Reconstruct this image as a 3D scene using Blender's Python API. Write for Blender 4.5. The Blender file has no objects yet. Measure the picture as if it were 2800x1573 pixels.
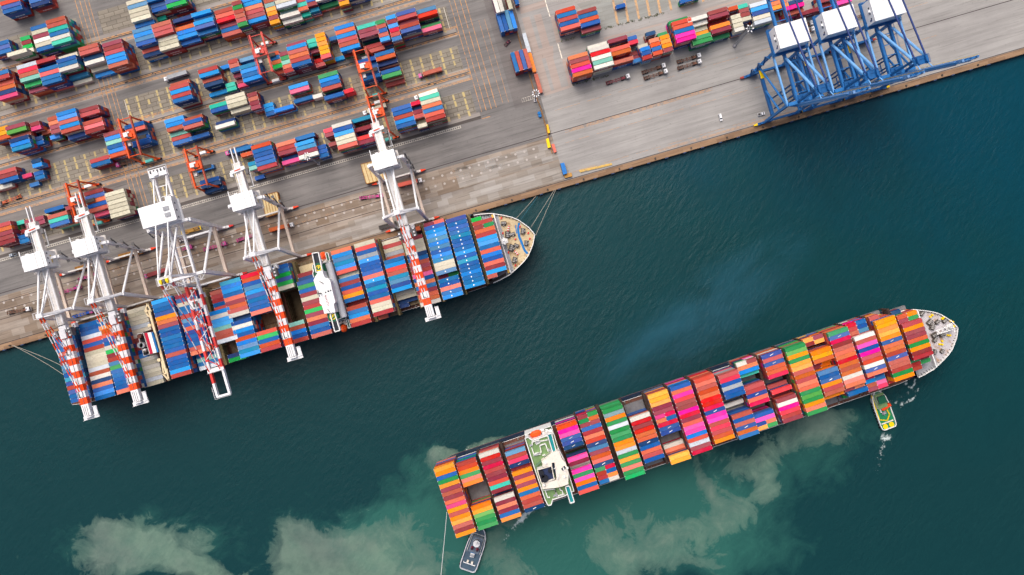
import bpy, bmesh, math, random
import numpy as np
from mathutils import Vector, Matrix, noise
random.seed(7)
R = math.radians
scene = bpy.context.scene
COL = scene.collection
# ------------------------------------------------------------------ survey
H, F = 420.0, 1845.0                 # drone height above the quay, focal length in photo pixels
NX, NY = 1420.0, 780.0               # point straight below the drone
def P(x, y, z=0.0):                  # photo pixel -> world point at height z
    k = (H - z) / F
    return Vector(((x - NX) * k, -(y - NY) * k, z))
def proj(p):
    k = F / (H - p[2])
    return (NX + p[0] * k, NY - p[1] * k)
QA = R(16.17)
QU = Vector((math.cos(QA), math.sin(QA), 0)); QL = Vector((-math.sin(QA), math.cos(QA), 0))   # along quay, landward
QO = P(0, 956, 0); MPP = H / F
def Q(s, t, z=0.0):                  # quay survey: s along the quay edge, t seaward (both in ground pixels)
    v = QO + QU * (s * MPP) - QL * (t * MPP); return Vector((v.x, v.y, z))
WIN = {'Y1': (0, 0, 3.617), 'Y2': (700, 0, 3.617), 'Y3': (1400, 0, 3.617), 'Y4': (2100, 0, 3.617),
       'Y5': (0, 400, 3.617), 'Y6': (700, 400, 3.617), 'Z7': (600, 400, 4.5226),
       'W1': (1160, 1200, 4.822), 'W2': (1400, 1120, 4.822), 'W3': (1640, 1030, 4.822), 'W4': (1880, 930, 4.822),
       'W5': (2120, 860, 4.822), 'W6': (2340, 800, 4.822), 'V1': (130, 830, 4.822), 'V2': (370, 780, 4.822),
       'V3': (580, 710, 4.822), 'V4': (800, 650, 4.822), 'V5': (960, 600, 4.822), 'V6': (1150, 560, 4.823),
       'T1': (1150, 1050, 2.767), 'T2': (2100, 780, 3.215), 'N': (0, 0, 1.0)}
def wpx(w, x, y):
    a, b, s = WIN[w]; return (a + x / s, b + y / s)
def WP(w, x, y, z=0.0):
    return P(*wpx(w, x, y), z)
# ------------------------------------------------------------------ materials
def lin(c):
    return tuple((v / 255 / 12.92 if v <= 10 else ((v / 255 + .055) / 1.055) ** 2.4) for v in c)
def new_mat(name):
    m = bpy.data.materials.new(name); m.use_nodes = True
    nt = m.node_tree; b = nt.nodes['Principled BSDF']; return m, nt, b
def nd(nt, typ, **kw):
    n = nt.nodes.new(typ)
    for k, v in kw.items(): setattr(n, k, v)
    return n
def ramp(nt, fac, stops):
    r = nd(nt, 'ShaderNodeValToRGB'); e = r.color_ramp.elements
    e[0].position, e[0].color = stops[0][0], (*stops[0][1], 1)
    e[1].position, e[1].color = stops[-1][0], (*stops[-1][1], 1)
    for p, c in stops[1:-1]:
        x = e.new(p); x.color = (*c, 1)
    nt.links.new(fac, r.inputs[0]); return r.outputs[0]
def mixc(nt, fac, a, b, mode='MIX'):
    m = nd(nt, 'ShaderNodeMix', data_type='RGBA', blend_type=mode)
    for i, v in ((0, fac), (6, a), (7, b)):
        if isinstance(v, (int, float)): m.inputs[i].default_value = v
        elif isinstance(v, tuple): m.inputs[i].default_value = (*v[:3], 1)
        else: nt.links.new(v, m.inputs[i])
    return m.outputs[2]
def mth(nt, op, a, b=None, clamp=False):
    m = nd(nt, 'ShaderNodeMath', operation=op); m.use_clamp = clamp
    for i, v in ((0, a), (1, b)):
        if v is None: continue
        if isinstance(v, (int, float)): m.inputs[i].default_value = v
        else: nt.links.new(v, m.inputs[i])
    return m.outputs[0]
def posn(nt, scale=(1, 1, 1), rot=0.0, local=False):
    mp = nd(nt, 'ShaderNodeMapping', vector_type='POINT')
    if local:
        g = nd(nt, 'ShaderNodeTexCoord'); src = g.outputs['Object']
    else:
        g = nd(nt, 'ShaderNodeNewGeometry'); src = g.outputs['Position']
    r = nd(nt, 'ShaderNodeVectorRotate', rotation_type='Z_AXIS'); r.inputs['Angle'].default_value = -rot
    nt.links.new(src, r.inputs['Vector']); nt.links.new(r.outputs[0], mp.inputs[0])
    mp.inputs['Scale'].default_value = scale
    return mp.outputs[0]
def noi(nt, vec, scale, detail=4, rough=.6):
    n = nd(nt, 'ShaderNodeTexNoise'); n.inputs['Scale'].default_value = scale
    n.inputs['Detail'].default_value = detail; n.inputs['Roughness'].default_value = rough
    nt.links.new(vec, n.inputs['Vector']); return n.outputs[0]
MATS = {}
def paint(name, rgb, rough=.5, var=.18, dirt=.35, dirtcol=(70, 55, 42), metal=0.0, nscale=.35):
    if name in MATS: return MATS[name]
    m, nt, b = new_mat(name); c = lin(rgb)
    v = posn(nt)
    n1 = noi(nt, v, nscale, 5, .65); n2 = noi(nt, v, nscale * 5, 3, .6)
    lo = tuple(x * (1 - var) for x in c); hi = tuple(min(.95, x * (1 + var)) for x in c)
    base = ramp(nt, n1, [(.3, lo), (.7, hi)])
    d = mth(nt, 'MULTIPLY', ramp(nt, n2, [(.52, (0, 0, 0)), (.75, (1, 1, 1))]), dirt)
    nt.links.new(mixc(nt, d, base, lin(dirtcol)), b.inputs['Base Color'])
    b.inputs['Roughness'].default_value = rough; b.inputs['Metallic'].default_value = metal; b.inputs['Specular IOR Level'].default_value = .25
    MATS[name] = m; return m
# container paints -------------------------------------------------
PAL = {'R': (180, 76, 66, 'brick red'), 'M': (148, 60, 70, 'maroon'), 'O': (214, 102, 68, 'rust orange'), 'o': (252, 140, 6, 'bright orange'),
       'q': (246, 158, 74, 'pale orange'), 'y': (240, 160, 10, 'amber'), 'B': (0, 96, 166, 'blue'), 'b': (0, 138, 218, 'bright blue'),
       'N': (16, 62, 112, 'navy'), 'S': (58, 92, 158, 'slate blue'), 's': (84, 138, 178, 'steel blue'), 'W': (222, 218, 206, 'white'),
       'C': (206, 200, 176, 'cream'), 'w': (204, 212, 218, 'pale grey'), 'G': (46, 146, 82, 'green'), 'g': (10, 176, 80, 'vivid green'),
       'h': (96, 168, 80, 'light green'), 'T': (46, 186, 162, 'turquoise'), 't': (132, 196, 180, 'pale teal'), 'P': (250, 24, 158, 'magenta'),
       'p': (226, 86, 132, 'pink'), 'r': (214, 20, 50, 'crimson'), 'K': (238, 60, 46, 'vermilion'), 'k': (232, 104, 92, 'coral'),
       'D': (130, 34, 50, 'dark red'), 'L': (160, 166, 170, 'grey'), 'c': (10, 136, 178, 'teal blue'), 'e': (124, 158, 158, 'grey green')}
def cont_mat(ch):
    key = 'container_' + PAL[ch][3].replace(' ', '_')
    if key in MATS: return MATS[key]
    m, nt, b = new_mat(key); c = lin(PAL[ch][:3])
    oi = nd(nt, 'ShaderNodeObjectInfo'); g = nd(nt, 'ShaderNodeNewGeometry')
    rnd = mth(nt, 'FRACT', mth(nt, 'ADD', mth(nt, 'MULTIPLY', oi.outputs['Random'], 7.3), g.outputs['Random Per Island']))
    rnd2 = mth(nt, 'FRACT', mth(nt, 'MULTIPLY', rnd, 13.7))
    hs = nd(nt, 'ShaderNodeHueSaturation'); hs.inputs['Color'].default_value = (*c, 1)
    nt.links.new(mth(nt, 'ADD', mth(nt, 'MULTIPLY', rnd, .026), .487), hs.inputs['Hue'])
    nt.links.new(mth(nt, 'ADD', mth(nt, 'MULTIPLY', rnd2, .16), .92), hs.inputs['Saturation'])
    nt.links.new(mth(nt, 'ADD', mth(nt, 'MULTIPLY', rnd2, -.34), 1.12), hs.inputs['Value'])
    v = posn(nt); vs = posn(nt, (.12, 1.0, .6), QA)
    n1 = noi(nt, v, .9, 5, .7); n2 = noi(nt, v, .28, 4, .6); n3 = noi(nt, vs, 1.6, 3, .6)
    grime = mth(nt, 'MULTIPLY', ramp(nt, n1, [(.5, (0, 0, 0)), (.78, (1, 1, 1))]), mth(nt, 'ADD', mth(nt, 'MULTIPLY', rnd, .5), .12))
    fade = mth(nt, 'MULTIPLY', ramp(nt, n2, [(.45, (0, 0, 0)), (.75, (1, 1, 1))]), .09)
    c1 = mixc(nt, fade, hs.outputs[0], (.30, .30, .30))
    c2 = mixc(nt, grime, c1, (.10, .055, .035))
    c3 = mixc(nt, mth(nt, 'MULTIPLY', ramp(nt, n3, [(.55, (0, 0, 0)), (.75, (1, 1, 1))]), .22), c2, (.05, .04, .04))
    nt.links.new(c3, b.inputs['Base Color']); b.inputs['Roughness'].default_value = .55; b.inputs['Specular IOR Level'].default_value = .15
    MATS[key] = m; return m
def ground_mat(name, a, b_, stain, streak=.5, brick=None, spec=.3):
    m, nt, b = new_mat(name)
    vs = posn(nt, (1 / 70., 1 / 3.2, 1), QA); v = posn(nt)
    n1 = noi(nt, vs, 1.0, 6, .65); n2 = noi(nt, v, .035, 5, .6); n3 = noi(nt, v, .6, 5, .7); vt = posn(nt, (1 / 26., 1 / .9, 1), QA + .02); n4 = noi(nt, vt, 1.0, 4, .6)
    base = ramp(nt, n2, [(.3, lin(a)), (.7, lin(b_))])
    if brick:
        bt = nd(nt, 'ShaderNodeTexBrick'); nt.links.new(posn(nt, (1, 1, 1), QA), bt.inputs['Vector'])
        bt.inputs['Color1'].default_value = (*lin(brick[0]), 1); bt.inputs['Color2'].default_value = (*lin(brick[1]), 1)
        bt.inputs['Mortar'].default_value = (*lin(brick[2]), 1); bt.inputs['Scale'].default_value = 1
        bt.inputs['Mortar Size'].default_value = brick[5]; bt.inputs['Brick Width'].default_value = brick[3]; bt.inputs['Row Height'].default_value = brick[4]
        base = mixc(nt, brick[6], base, bt.outputs[0])
    k1 = mth(nt, 'MULTIPLY', ramp(nt, n1, [(.42, (0, 0, 0)), (.72, (1, 1, 1))]), streak)
    base = mixc(nt, k1, base, lin(stain))
    k2 = mth(nt, 'MULTIPLY', ramp(nt, n4, [(.56, (0, 0, 0)), (.74, (1, 1, 1))]), streak * .8)
    base = mixc(nt, k2, base, tuple(x * .5 for x in lin(stain)))
    k3 = mth(nt, 'MULTIPLY', ramp(nt, n3, [(.60, (0, 0, 0)), (.74, (1, 1, 1))]), .5)
    base = mixc(nt, k3, base, tuple(x * .45 for x in lin(stain)))
    nt.links.new(base, b.inputs['Base Color']); b.inputs['Roughness'].default_value = .85
    b.inputs['Specular IOR Level'].default_value = spec
    MATS[name] = m; return m
def worn(name, rgb, keep=.45):   # keep = how much is gone           # road paint that has partly worn off (alpha-free: mixes to grey)
    m, nt, b = new_mat(name); v = posn(nt)
    n = noi(nt, v, .5, 5, .7)
    nt.links.new(mixc(nt, ramp(nt, n, [(keep - .06, (0, 0, 0)), (keep + .12, (1, 1, 1))]), lin((122, 112, 104)), lin(rgb)), b.inputs['Base Color'])
    b.inputs['Roughness'].default_value = .8; MATS[name] = m; return m
# ------------------------------------------------------------------ mesh building
class MB:
    def __init__(s): s.v = []; s.f = []; s.mi = []
    def add(s, vs, fs, mi=0):
        o = len(s.v); s.v += [tuple(p) for p in vs]
        for f in fs: s.f.append(tuple(i + o for i in f)); s.mi.append(mi)
    def box(s, c, d, rz=0.0, mi=0):
        x, y, z = d[0] / 2, d[1] / 2, d[2] / 2; ca, sa = math.cos(rz), math.sin(rz); vs = []
        for dx, dy, dz in ((-x, -y, -z), (x, -y, -z), (x, y, -z), (-x, y, -z), (-x, -y, z), (x, -y, z), (x, y, z), (-x, y, z)):
            vs.append((c[0] + dx * ca - dy * sa, c[1] + dx * sa + dy * ca, c[2] + dz))
        s.add(vs, BOXF, mi)
    def beam(s, a, b, w, h=None, mi=0, w2=None, h2=None):
        a = Vector(a); b = Vector(b); h = h or w; w2 = w2 or w; h2 = h2 or h
        d = (b - a).normalized(); up = Vector((0, 0, 1)) if abs(d.z) < .97 else Vector((0, 1, 0))
        x = d.cross(up).normalized(); y = x.cross(d).normalized(); vs = []
        for p, ww, hh in ((a, w, h), (b, w2, h2)):
            for i, j in ((-1, -1), (1, -1), (1, 1), (-1, 1)): vs.append(p + x * (i * ww / 2) + y * (j * hh / 2))
        s.add(vs, BOXF, mi)
    def tube(s, a, b, r, r2=None, n=8, mi=0, cap=True):
        a = Vector(a); b = Vector(b); r2 = r if r2 is None else r2
        d = (b - a).normalized(); up = Vector((0, 0, 1)) if abs(d.z) < .97 else Vector((0, 1, 0))
        x = d.cross(up).normalized(); y = x.cross(d).normalized(); vs = []
        for p, rr in ((a, r), (b, r2)):
            for i in range(n):
                t = 2 * math.pi * i / n; vs.append(p + x * (math.cos(t) * rr) + y * (math.sin(t) * rr))
        fs = [(i, (i + 1) % n, n + (i + 1) % n, n + i) for i in range(n)]
        if cap: fs += [tuple(range(n - 1, -1, -1)), tuple(range(n, 2 * n))]
        s.add(vs, fs, mi)
    def prism(s, poly, z0, z1, mi=0, top=None):
        n = len(poly)
        ar = sum(poly[i][0] * poly[(i + 1) % n][1] - poly[(i + 1) % n][0] * poly[i][1] for i in range(n))
        if ar < 0: poly = poly[::-1]
        vs = [(p[0], p[1], z0) for p in poly] + [(p[0], p[1], z1) for p in poly]
        s.add(vs, [(i, (i + 1) % n, n + (i + 1) % n, n + i) for i in range(n)] + [tuple(range(n - 1, -1, -1))], mi)
        s.add([(p[0], p[1], z1) for p in poly], [tuple(range(n))], mi if top is None else top)
    def wall(s, pts, h, t, mi=0, closed=False):
        pts = [Vector(p) for p in pts]
        seg = list(zip(pts[:-1], pts[1:])) + ([(pts[-1], pts[0])] if closed else [])
        for a, b in seg:
            if (b - a).length < .01: continue
            s.beam(a + Vector((0, 0, h / 2)), b + Vector((0, 0, h / 2)), t, h, mi)
    def quad(s, pts, mi=0):
        n = len(pts); ar = sum(pts[i][0] * pts[(i + 1) % n][1] - pts[(i + 1) % n][0] * pts[i][1] for i in range(n))
        if ar < 0: pts = pts[::-1]
        s.add(pts, [tuple(range(n))], mi)
    def mesh(s, name, mats, off=None):
        me = bpy.data.meshes.new(name)
        vs = s.v if off is None else [(p[0] - off[0], p[1] - off[1], p[2] - off[2]) for p in s.v]
        me.from_pydata(vs, [], s.f)
        for m in (mats if isinstance(mats, (list, tuple)) else [mats]): me.materials.append(m)
        me.polygons.foreach_set('material_index', s.mi); me.update(); return me
    def build(s, name, mats, parent=None, off=None, label=None):
        if off is None and parent is not None and parent.get('_w'): off = WORLD_OFF[parent.get('_w')]
        o = bpy.data.objects.new(name, s.mesh(name, mats, off)); COL.objects.link(o)
        if parent is not None: o.parent = parent
        if label: o['label'] = label
        return o
BOXF = [(0, 3, 2, 1), (4, 5, 6, 7), (0, 1, 5, 4), (1, 2, 6, 5), (2, 3, 7, 6), (3, 0, 4, 7)]
WORLD_OFF = {}
def tag(o, label=None, cat=None, group=None, kind=None):
    if label: o['label'] = label
    if cat: o['category'] = cat
    if group: o['group'] = group
    if kind: o['kind'] = kind
    return o
def thing(name, label, cat, loc=(0, 0, 0), rz=0.0, group=None):
    o = bpy.data.objects.new(name, None); COL.objects.link(o); o.location = loc; o.rotation_euler = (0, 0, rz)
    o.empty_display_size = 1; return tag(o, label, cat, group)
def dup(root, loc, rz, label, group=None, mats=None):
    def rec(o, par):
        c = o.copy(); COL.objects.link(c); c.parent = par
        for ch in list(o.children): rec(ch, c)
        return c
    r = root.copy(); COL.objects.link(r); r.location = loc; r.rotation_euler = (0, 0, rz); r['label'] = label
    if group: r['group'] = group
    for ch in list(root.children): rec(ch, r)
    return r
def struct(name, mb, mats, label):
    o = mb.build(name, mats); return tag(o, label, name.replace('_', ' '), kind='structure')
EXPO = 0.36; SMOKE = 0.05
# ------------------------------------------------------------------ containers: survey of every stack
CW, CH, CL = 2.36, 2.59, {40: 12.19, 20: 6.06}
TH = 2.62
CONT = []      # dicts: c (centre xy, z bottom), L, ang, col, and words for the label
def parse(s):
    out = []; i = 0
    while i < len(s):
        if s[i] == '(':
            j = s.index(')', i); it = s[i + 1:j]; i = j + 1
        else:
            it = s[i]; i += 1
        n = 0
        if i < len(s) and s[i].isdigit(): n = int(s[i]); i += 1
        out.append((it, n))
    return out
def addc(p, z, L, ang, col, **kw):
    if col == '.': return None
    d = dict(x=p[0], y=p[1], z=z + random.uniform(-.012, .012), L=L, ang=ang + random.gauss(0, .002), col=col, top=kw.get('top', False))
    d.update(kw); CONT.append(d); return d
HATCH = 11.5
SH1, SH2 = R(16.2), R(18.75)
# bays, sternmost first: window, first row corner, last row corner, tiers on deck, colours from the shoreward side (digit = tiers lower)
BAY2 = [('W1', 122, 403, 425, 1315, 6, 'qoBGqMRMOpoRooRMq'), ('W1', 413, 335, 720, 1215, 5, 'ROoGko.....oohGGG'),
 ('W1', 715, 212, 1025, 1108, 5, 'WrMrRMMOTDD3WMOMBq'), ('W1', 1062, 188, 1335, 985, 5, 'sRrND1oMoMoBORRN'),
 ('W2', 583, 232, 890, 1132, 6, 'KPPSSN..PDW2PGPoBk'), ('W2', 855, 95, 1160, 997, 5, '(MG)(GO)(MM)BROONsMOON(Gr)(RB)(Ro)(BW)'),
 ('W3', 30, 450, 345, 1370, 6, 'GeoGwGGGoowGoGkGg'), ('W3', 392, 553, 600, 1152, 5, 'WrMrOONBORB'),
 ('W3', 627, 255, 950, 1168, 5, 'yyqMM(pr)(OB)rSS...W3O3yy'), ('W3', 925, 148, 1230, 1045, 6, 'BOPkMMPrMOPPbOwMr'),
 ('W4', 80, 530, 388, 1428, 6, 'OOROOKrrSPPRKROq(r.)3'), ('W4', 400, 478, 690, 1320, 6, 'RrBLBB..W4.RBRSOB'),
 ('W4', 638, 312, 935, 1205, 5, '(WM)ObT1..RRSOr..BP(SO)(oG)'), ('W4', 970, 212, 1270, 1107, 5, 'SRSOOr..R3K1D3MWPKRM'),
 ('W5', 125, 453, 435, 1347, 6, 'GhoGooROROkGhGykG'), ('W5', 411, 346, 681, 1141, 6, '(oM)2(My)2.oyO(Mo)2(Mo)3sBSoRRo1'),
 ('W5', 690, 250, 990, 1142, 6, 'GSrMROOrOROWkO(MO)1BG3'), ('W5', 982, 146, 1297, 1050, 6, '(rB)2(RB)2(Rs)2WRPBPROWSO(rB)2(bB)2(Rp)2(Mr)2'),
 ('W6', 232, 335, 538, 1236, 6, '(R.)2oyoyoSOORSRRRGo(r.)3'), ('W6', 554, 266, 824, 1061, 5, '(N.)3(Oo)1(MG)1RoMMOGoMR(GM)2(RG)2(R.)2')]
BAY1 = [('V1', 55, 385, 312, 1320, 6, 'RBBSBRsMssBcSRSBB'), ('V1', 405, 285, 630, 1290, 6, 'BBBwOBRCCCCwRWNOBbB'),
 ('V1', 640, 205, 920, 1205, 6, 'CBqOOSBWgMRsGBBBBBO'), ('V1', 1030, 100, 1278, 1115, 2, 'CCCCwC(W.)(M.)(M.)(M.)(B.)(b.)WCWCCwC'),
 ('V2', 205, 215, 480, 1240, 6, 'bBBSoOMBBBBBBRBBBbR'), ('V2', 515, 142, 796, 1149, 5, 'MSCBBRsBOSBBBROB2t2B2w2'),
 ('V2', 896, 95, 1162, 1049, 6, 'R3R3R3B3O3bWbbtRRw...N3g3'), ('V3', 95, 305, 375, 1308, 6, 'cbbBOMORWN1BWbBObscb'),
 ('V3', 372, 212, 650, 1232, 6, 'KOBsbSBBBk....OgBOR'), ('V3', 733, 118, 1014, 1130, 5, 'BBgSgC........tRbBR'),
 ('V4', -24, 323, 257, 1336, 6, '...M2N2SGBMCMRgMOMBBR'), ('V4', 498, 182, 780, 1190, 5, 'ObscbOC1BMBOoBD2RBbOR'),
 ('V4', 806, 90, 1087, 1103, 6, 'CkBLbBBBkbBcBBOCCR(O.)4'), ('V5', 353, 284, 604, 1190, 5, 'C4R4C4L4R4BbrRcsSbC3C3N4(N.)4'),
 ('V5', 640, 160, 925, 1160, 4, '(.O).MCCCNBRMRpBOBMOOW'), ('V6', 27, 247, 300, 1262, 6, '(MO)1BbbsbsBbcCCs(DG)2BBkBb'),
 ('V6', 325, 200, 590, 1120, 6, 'SBBBcBBBbBcBBbBBb'), ('V6', 662, 185, 890, 985, 5, '(g.)R(MG)ORbbBkbBkMb(R.)')]
ORD = 'first second third fourth fifth sixth seventh eighth ninth tenth eleventh twelfth thirteenth fourteenth fifteenth sixteenth seventeenth eighteenth nineteenth'.split()
for tn, dec in (('twentieth', 'twenty'), ('thirtieth', 'thirty'), ('fortieth', 'forty')): ORD += [tn] + [dec + '-' + o for o in ORD[:9]]
GAPS = {1: [], 2: []}; BAYBOX = {1: [], 2: []}
def ship_bays(no, bays, th, behind, group, bridge):
    fx = Vector((math.cos(th), math.sin(th), 0))
    for bi, (w, x0, y0, x1, y1, n, s) in enumerate(bays):
        z = HATCH + n * TH; A = WP(w, x0, y0, z); B = WP(w, x1, y1, z); rows = parse(s)
        BAYBOX[no].append((A, B, n, len(rows)))
        k = behind - bi if bi < behind else bi - behind + 1
        where = f"{ORD[k-1]} bay {'behind' if bi < behind else 'ahead of'} the {bridge}"
        seen = [r[0] for r in rows]
        for i, (it, low) in enumerate(rows):
            p = A + (B - A) * ((i + .5) / len(rows)); tz = n - low
            cells = [(it[0], 40, p + fx * 6.1)] if len(it) == 1 else [(it[0], 20, p + fx * 3.03), (it[1], 20, p + fx * 9.19)]
            for ci, (c, L, q) in enumerate(cells):
                if c == '.': continue
                end = '' if L == 40 else (' aft half' if ci == 0 else ' fore half')
                addc(q, HATCH + (tz - 1) * TH, L, th, c, top=True, row=i, where=where, group=group, end=end, side='shoreward rail', ship=no,
                     cells=(seen[i - 1] if i else '', seen[i + 1] if i + 1 < len(seen) else ''))
                pool = [ch for ch in 'RMOBSNDR' + s if ch in PAL]
                for t in range(max(0, tz - 1)):
                    addc(q, HATCH + t * TH, L, th, random.choice(pool))
ship_bays(2, BAY2, SH2, 4, 'containers stacked on the sailing ship', 'green-decked bridge')
ship_bays(1, BAY1, SH1, 11, 'containers stacked on the berthed ship', 'white-roofed bridge')
# yard stacks: window, corner of the landward row at its tier, colour+tiers per row, length
YARD = '''Y1 -5 20 O4S4B4;Y1 282 0 B3N3;Y1 445 205 R5R5T5B5W5T5;Y1 295 270 B4C4M4W4C4B4;Y1 195 370 g3M3g3C3 20;Y1 80 390 C3C3C4C5C5;Y1 -110 440 B3S3B3
Y1 1003 433 M5M5R5b5b5R5;Y1 768 473 R5R5N4W4C2b1;Y1 568 566 C4B5B5W5c2C1;Y1 350 600 R5M3B5k5B5B5;Y1 158 653 w5K5R5t5g4M3;Y1 -118 735 B5R5O4O4N4p4
Y1 775 1085 M4R4.R4k4M4;Y1 548 1120 b5b5R5b5R5S3;Y1 463 1165 R4O4M4M4 20;Y1 405 1300 R2 20;Y1 490 1345 b3 20;Y1 48 1255 M5h5R4N5b5c5;Y1 290 1218 M4p4 20
Y1 320 1365 N3B3 20;Y1 -120 1290 y4y4O4;Y1 1018 1322 M3b3t3B3b3O3;Y1 1225 1245 B4O4N3B3B3;Y5 882 135 R3B3;Y1 1620 1190 b3b3R3t2R2B2;Y1 1805 1178 R3B4R4.B2
Y1 1677 832 R4R5b5R5B5;Y1 1953 695 R4b4R3N3;Y1 2065 925 b1;Y1 2175 655 b1 20;Y1 2250 598 R4R4B4M3M2p2 20;Y1 2225 830 T2T2 20;Y1 2355 585 s3.c4b4B4b4
Y1 1243 18 C5s5C5C5C5B4;Y1 1458 -35 R4B5S4B4;Y1 1540 175 T2 20;Y1 1640 -20 B4S5g5;Y1 1303 300 s5b5s5B5O3N3;Y1 1490 245 R5R5R5C4C4C4;Y1 1705 193 N4.O4b4b4B3
Y1 1885 135 b5s4b5S5B4;Y1 2113 110 R4O4K4M3B3R3;Y1 2283 22 M5G5R5R5R5G5 20;Y1 2375 -5 b4b4O4R4M4b4;Y2 70 0 R4e4y4y4M4y4 20;Y2 170 -35 R5C5w5e3W4W3
Y2 388 -5 R4T4O4T3 20;Y2 487 -10 B4M4c3 20;Y2 580 -20 W4G2;Y2 805 -20 M4y4 20;Y2 905 -30 N3;Y2 768 268 b5O5b5R5R5b5;Y2 993 260 T5M5M5.R3R3
Y2 1172 210 G5R5B5R5b5 20;Y2 1277 163 b5M5b5r5R5B5 20;Y2 1378 128 S5R5M4R5S5;Y2 1583 103 s4K4.G2p3;Y2 300 440 M4b5R5O5R5B5;Y2 498 396 T4T4M3.r2R2 20
Y2 577 338 y5y5q5y5y5k5 20;Y2 718 370 B2 20;Y2 775 570 b1 20;Y2 125 523 O4B4O4g4R3 20;Y2 222 523 M4G4t4O4R4 20;Y2 20 645 g4R4G3;Y2 608 746 G4b4B4R4N2B4
Y2 317 853 b3p3;Y2 368 988 B2;Y2 557 942 W2 20;Y2 862 890 K3 20;Y2 68 1033 b2b2B2 20;Y2 173 1080 b3;Y1 2222 956 C4C4C4C3;Y1 2065 1043 T3B3
Y1 2440 928 M4R4M4M4 20;Y1 2130 1213 N2W3;Y2 1168 530 B4O4N3;Y2 1228 705 B4G4R1;Y2 985 603 B4B3S4S4B4;Y2 1333 1073 B5B5R5b5B5;Y2 1523 1013 r5N4M5R5C3C4 20
Y2 1612 963 T5C5O5B5O5R5;Y2 943 1183 c3;Y2 968 1273 M3;Y2 993 1358 r4M4;Y2 743 1236 W5B5b5C5C5O5;Y2 663 1281 K4M4.M3 20;Y2 382 1360 B3;Y2 378 1418 b4
Z7 385 -2 O5B5B5B5B5R5;Z7 345 203 c3t3.B1 20;Z7 160 40 B3;Z7 258 92 O3 20;Z7 328 72 R3 20;Z7 690 -30 O4R4M4B2p3;Z7 930 -35 b4c4M4W4;Z7 1195 0 B3B3B3 20
Y6 805 5 O3;Y5 433 628 B3;Y5 640 598 M3 20;Y5 465 688 R4T4B4;Y5 235 733 M3M3;Y5 138 750 T2 20;Y5 175 888 B3B3 20;Y5 200 828 M2 20;Y5 -95 790 R4O4M4M4M4
Y5 825 458 M4S4O4B4R4p3;Y5 1028 468 C4C4C4C4C4C4;Y5 -40 253 R3M3B3;Y5 215 283 p2 20;Y5 303 138 N3b3 20;Y5 330 258 B2B2 20;Y5 288 370 B1 20;Y5 -90 370 M2W2
Y5 1970 345 B3N3N2;Y5 1920 230 B1;Y1 160 -60 R3B3
Y3 428 106 O4B4R4B4O4;Y3 638 113 M4B4O4B4M3;Y3 1022 53 B1 20;Y3 1658 -2 B2;Y3 550 560 O5M5O5P5O5;Y3 742 458 W4W5K5W5t5W5;Y3 943 396 M4.O4O4D2R4
Y3 1135 368 B3r3.M1M1B2 20;Y3 1243 448 C3b4B4R4 20;Y3 1320 323 N3M1O4K4B4O4 20;Y3 1435 333 G3o4o4o4M4 20;Y3 1545 212 G3O5O5B5P5P5;Y3 1733 186 W5W4C3o3G4G4
Y3 1933 116 M5M5D3o4M4G2;Y3 2135 73 O4M2C4C4C4W4 20;Y3 2228 53 T4M4M4C4 20;Y3 2345 43 w4b4S4C4w4;Y4 -20 -10 O4O4o4;Y4 150 28 N4P4R3;Y4 300 20 M4r4D3
Y4 620 -15 R4P4;Y4 500 -50 K4M4M3'''
YARDV = 'Y2 2322 -60 W4W4.C4;Y2 2368 132 B3B3s3b3;Y3 -20 525 B3R3S3R3;Y3 -20 -140 B2.;Y3 97 335 w1;Y3 150 530 o1;Y3 213 735 R1'
FOOT = []
def yblock(t):
    for lim, nm in ((-225, 'apron'), (-366, 'yard block nearest the quay'), (-486, 'second yard block from the quay'), (-606, 'third yard block from the quay'),
                    (-735, 'fourth yard block from the quay')):
        if t > lim: return nm
    return 'farthest yard block'
def to_st(p):
    d = Vector((p[0], p[1], 0)) - Vector((QO.x, QO.y, 0)); return d.dot(QU) / MPP, -d.dot(QL) / MPP
YB = []
for rec in YARD.replace('\n', ';').split(';'):
    a = rec.split(); w, x, y, s = a[0], float(a[1]), float(a[2]), a[3]; L = int(a[4]) if len(a) > 4 else 40
    rows = parse(s); n0 = next(n for c, n in rows if c != '.'); k0 = next(i for i, (c, n) in enumerate(rows) if c != '.')
    nmax = max(n for c, n in rows); A = WP(w, x, y, n0 * TH + .05); A.z = 0
    YB.append([A, rows, L, A + QU * (CL[L] / 2) - QL * (len(rows) * 1.32)])
for b in YB:
    s, t = to_st(b[3]); b.append('right' if s > 1600 else 'left'); b.append(yblock(t) if s < 1600 else ('seaward row of the right-hand yard' if t > -330 else 'inner row of the right-hand yard')); b.append(s)
bygrp = {}
for b in YB: bygrp.setdefault((b[5]), []).append(b)
for g, l in bygrp.items():
    l.sort(key=lambda b: b[6])
    for i, b in enumerate(l): b.append(i)
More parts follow.
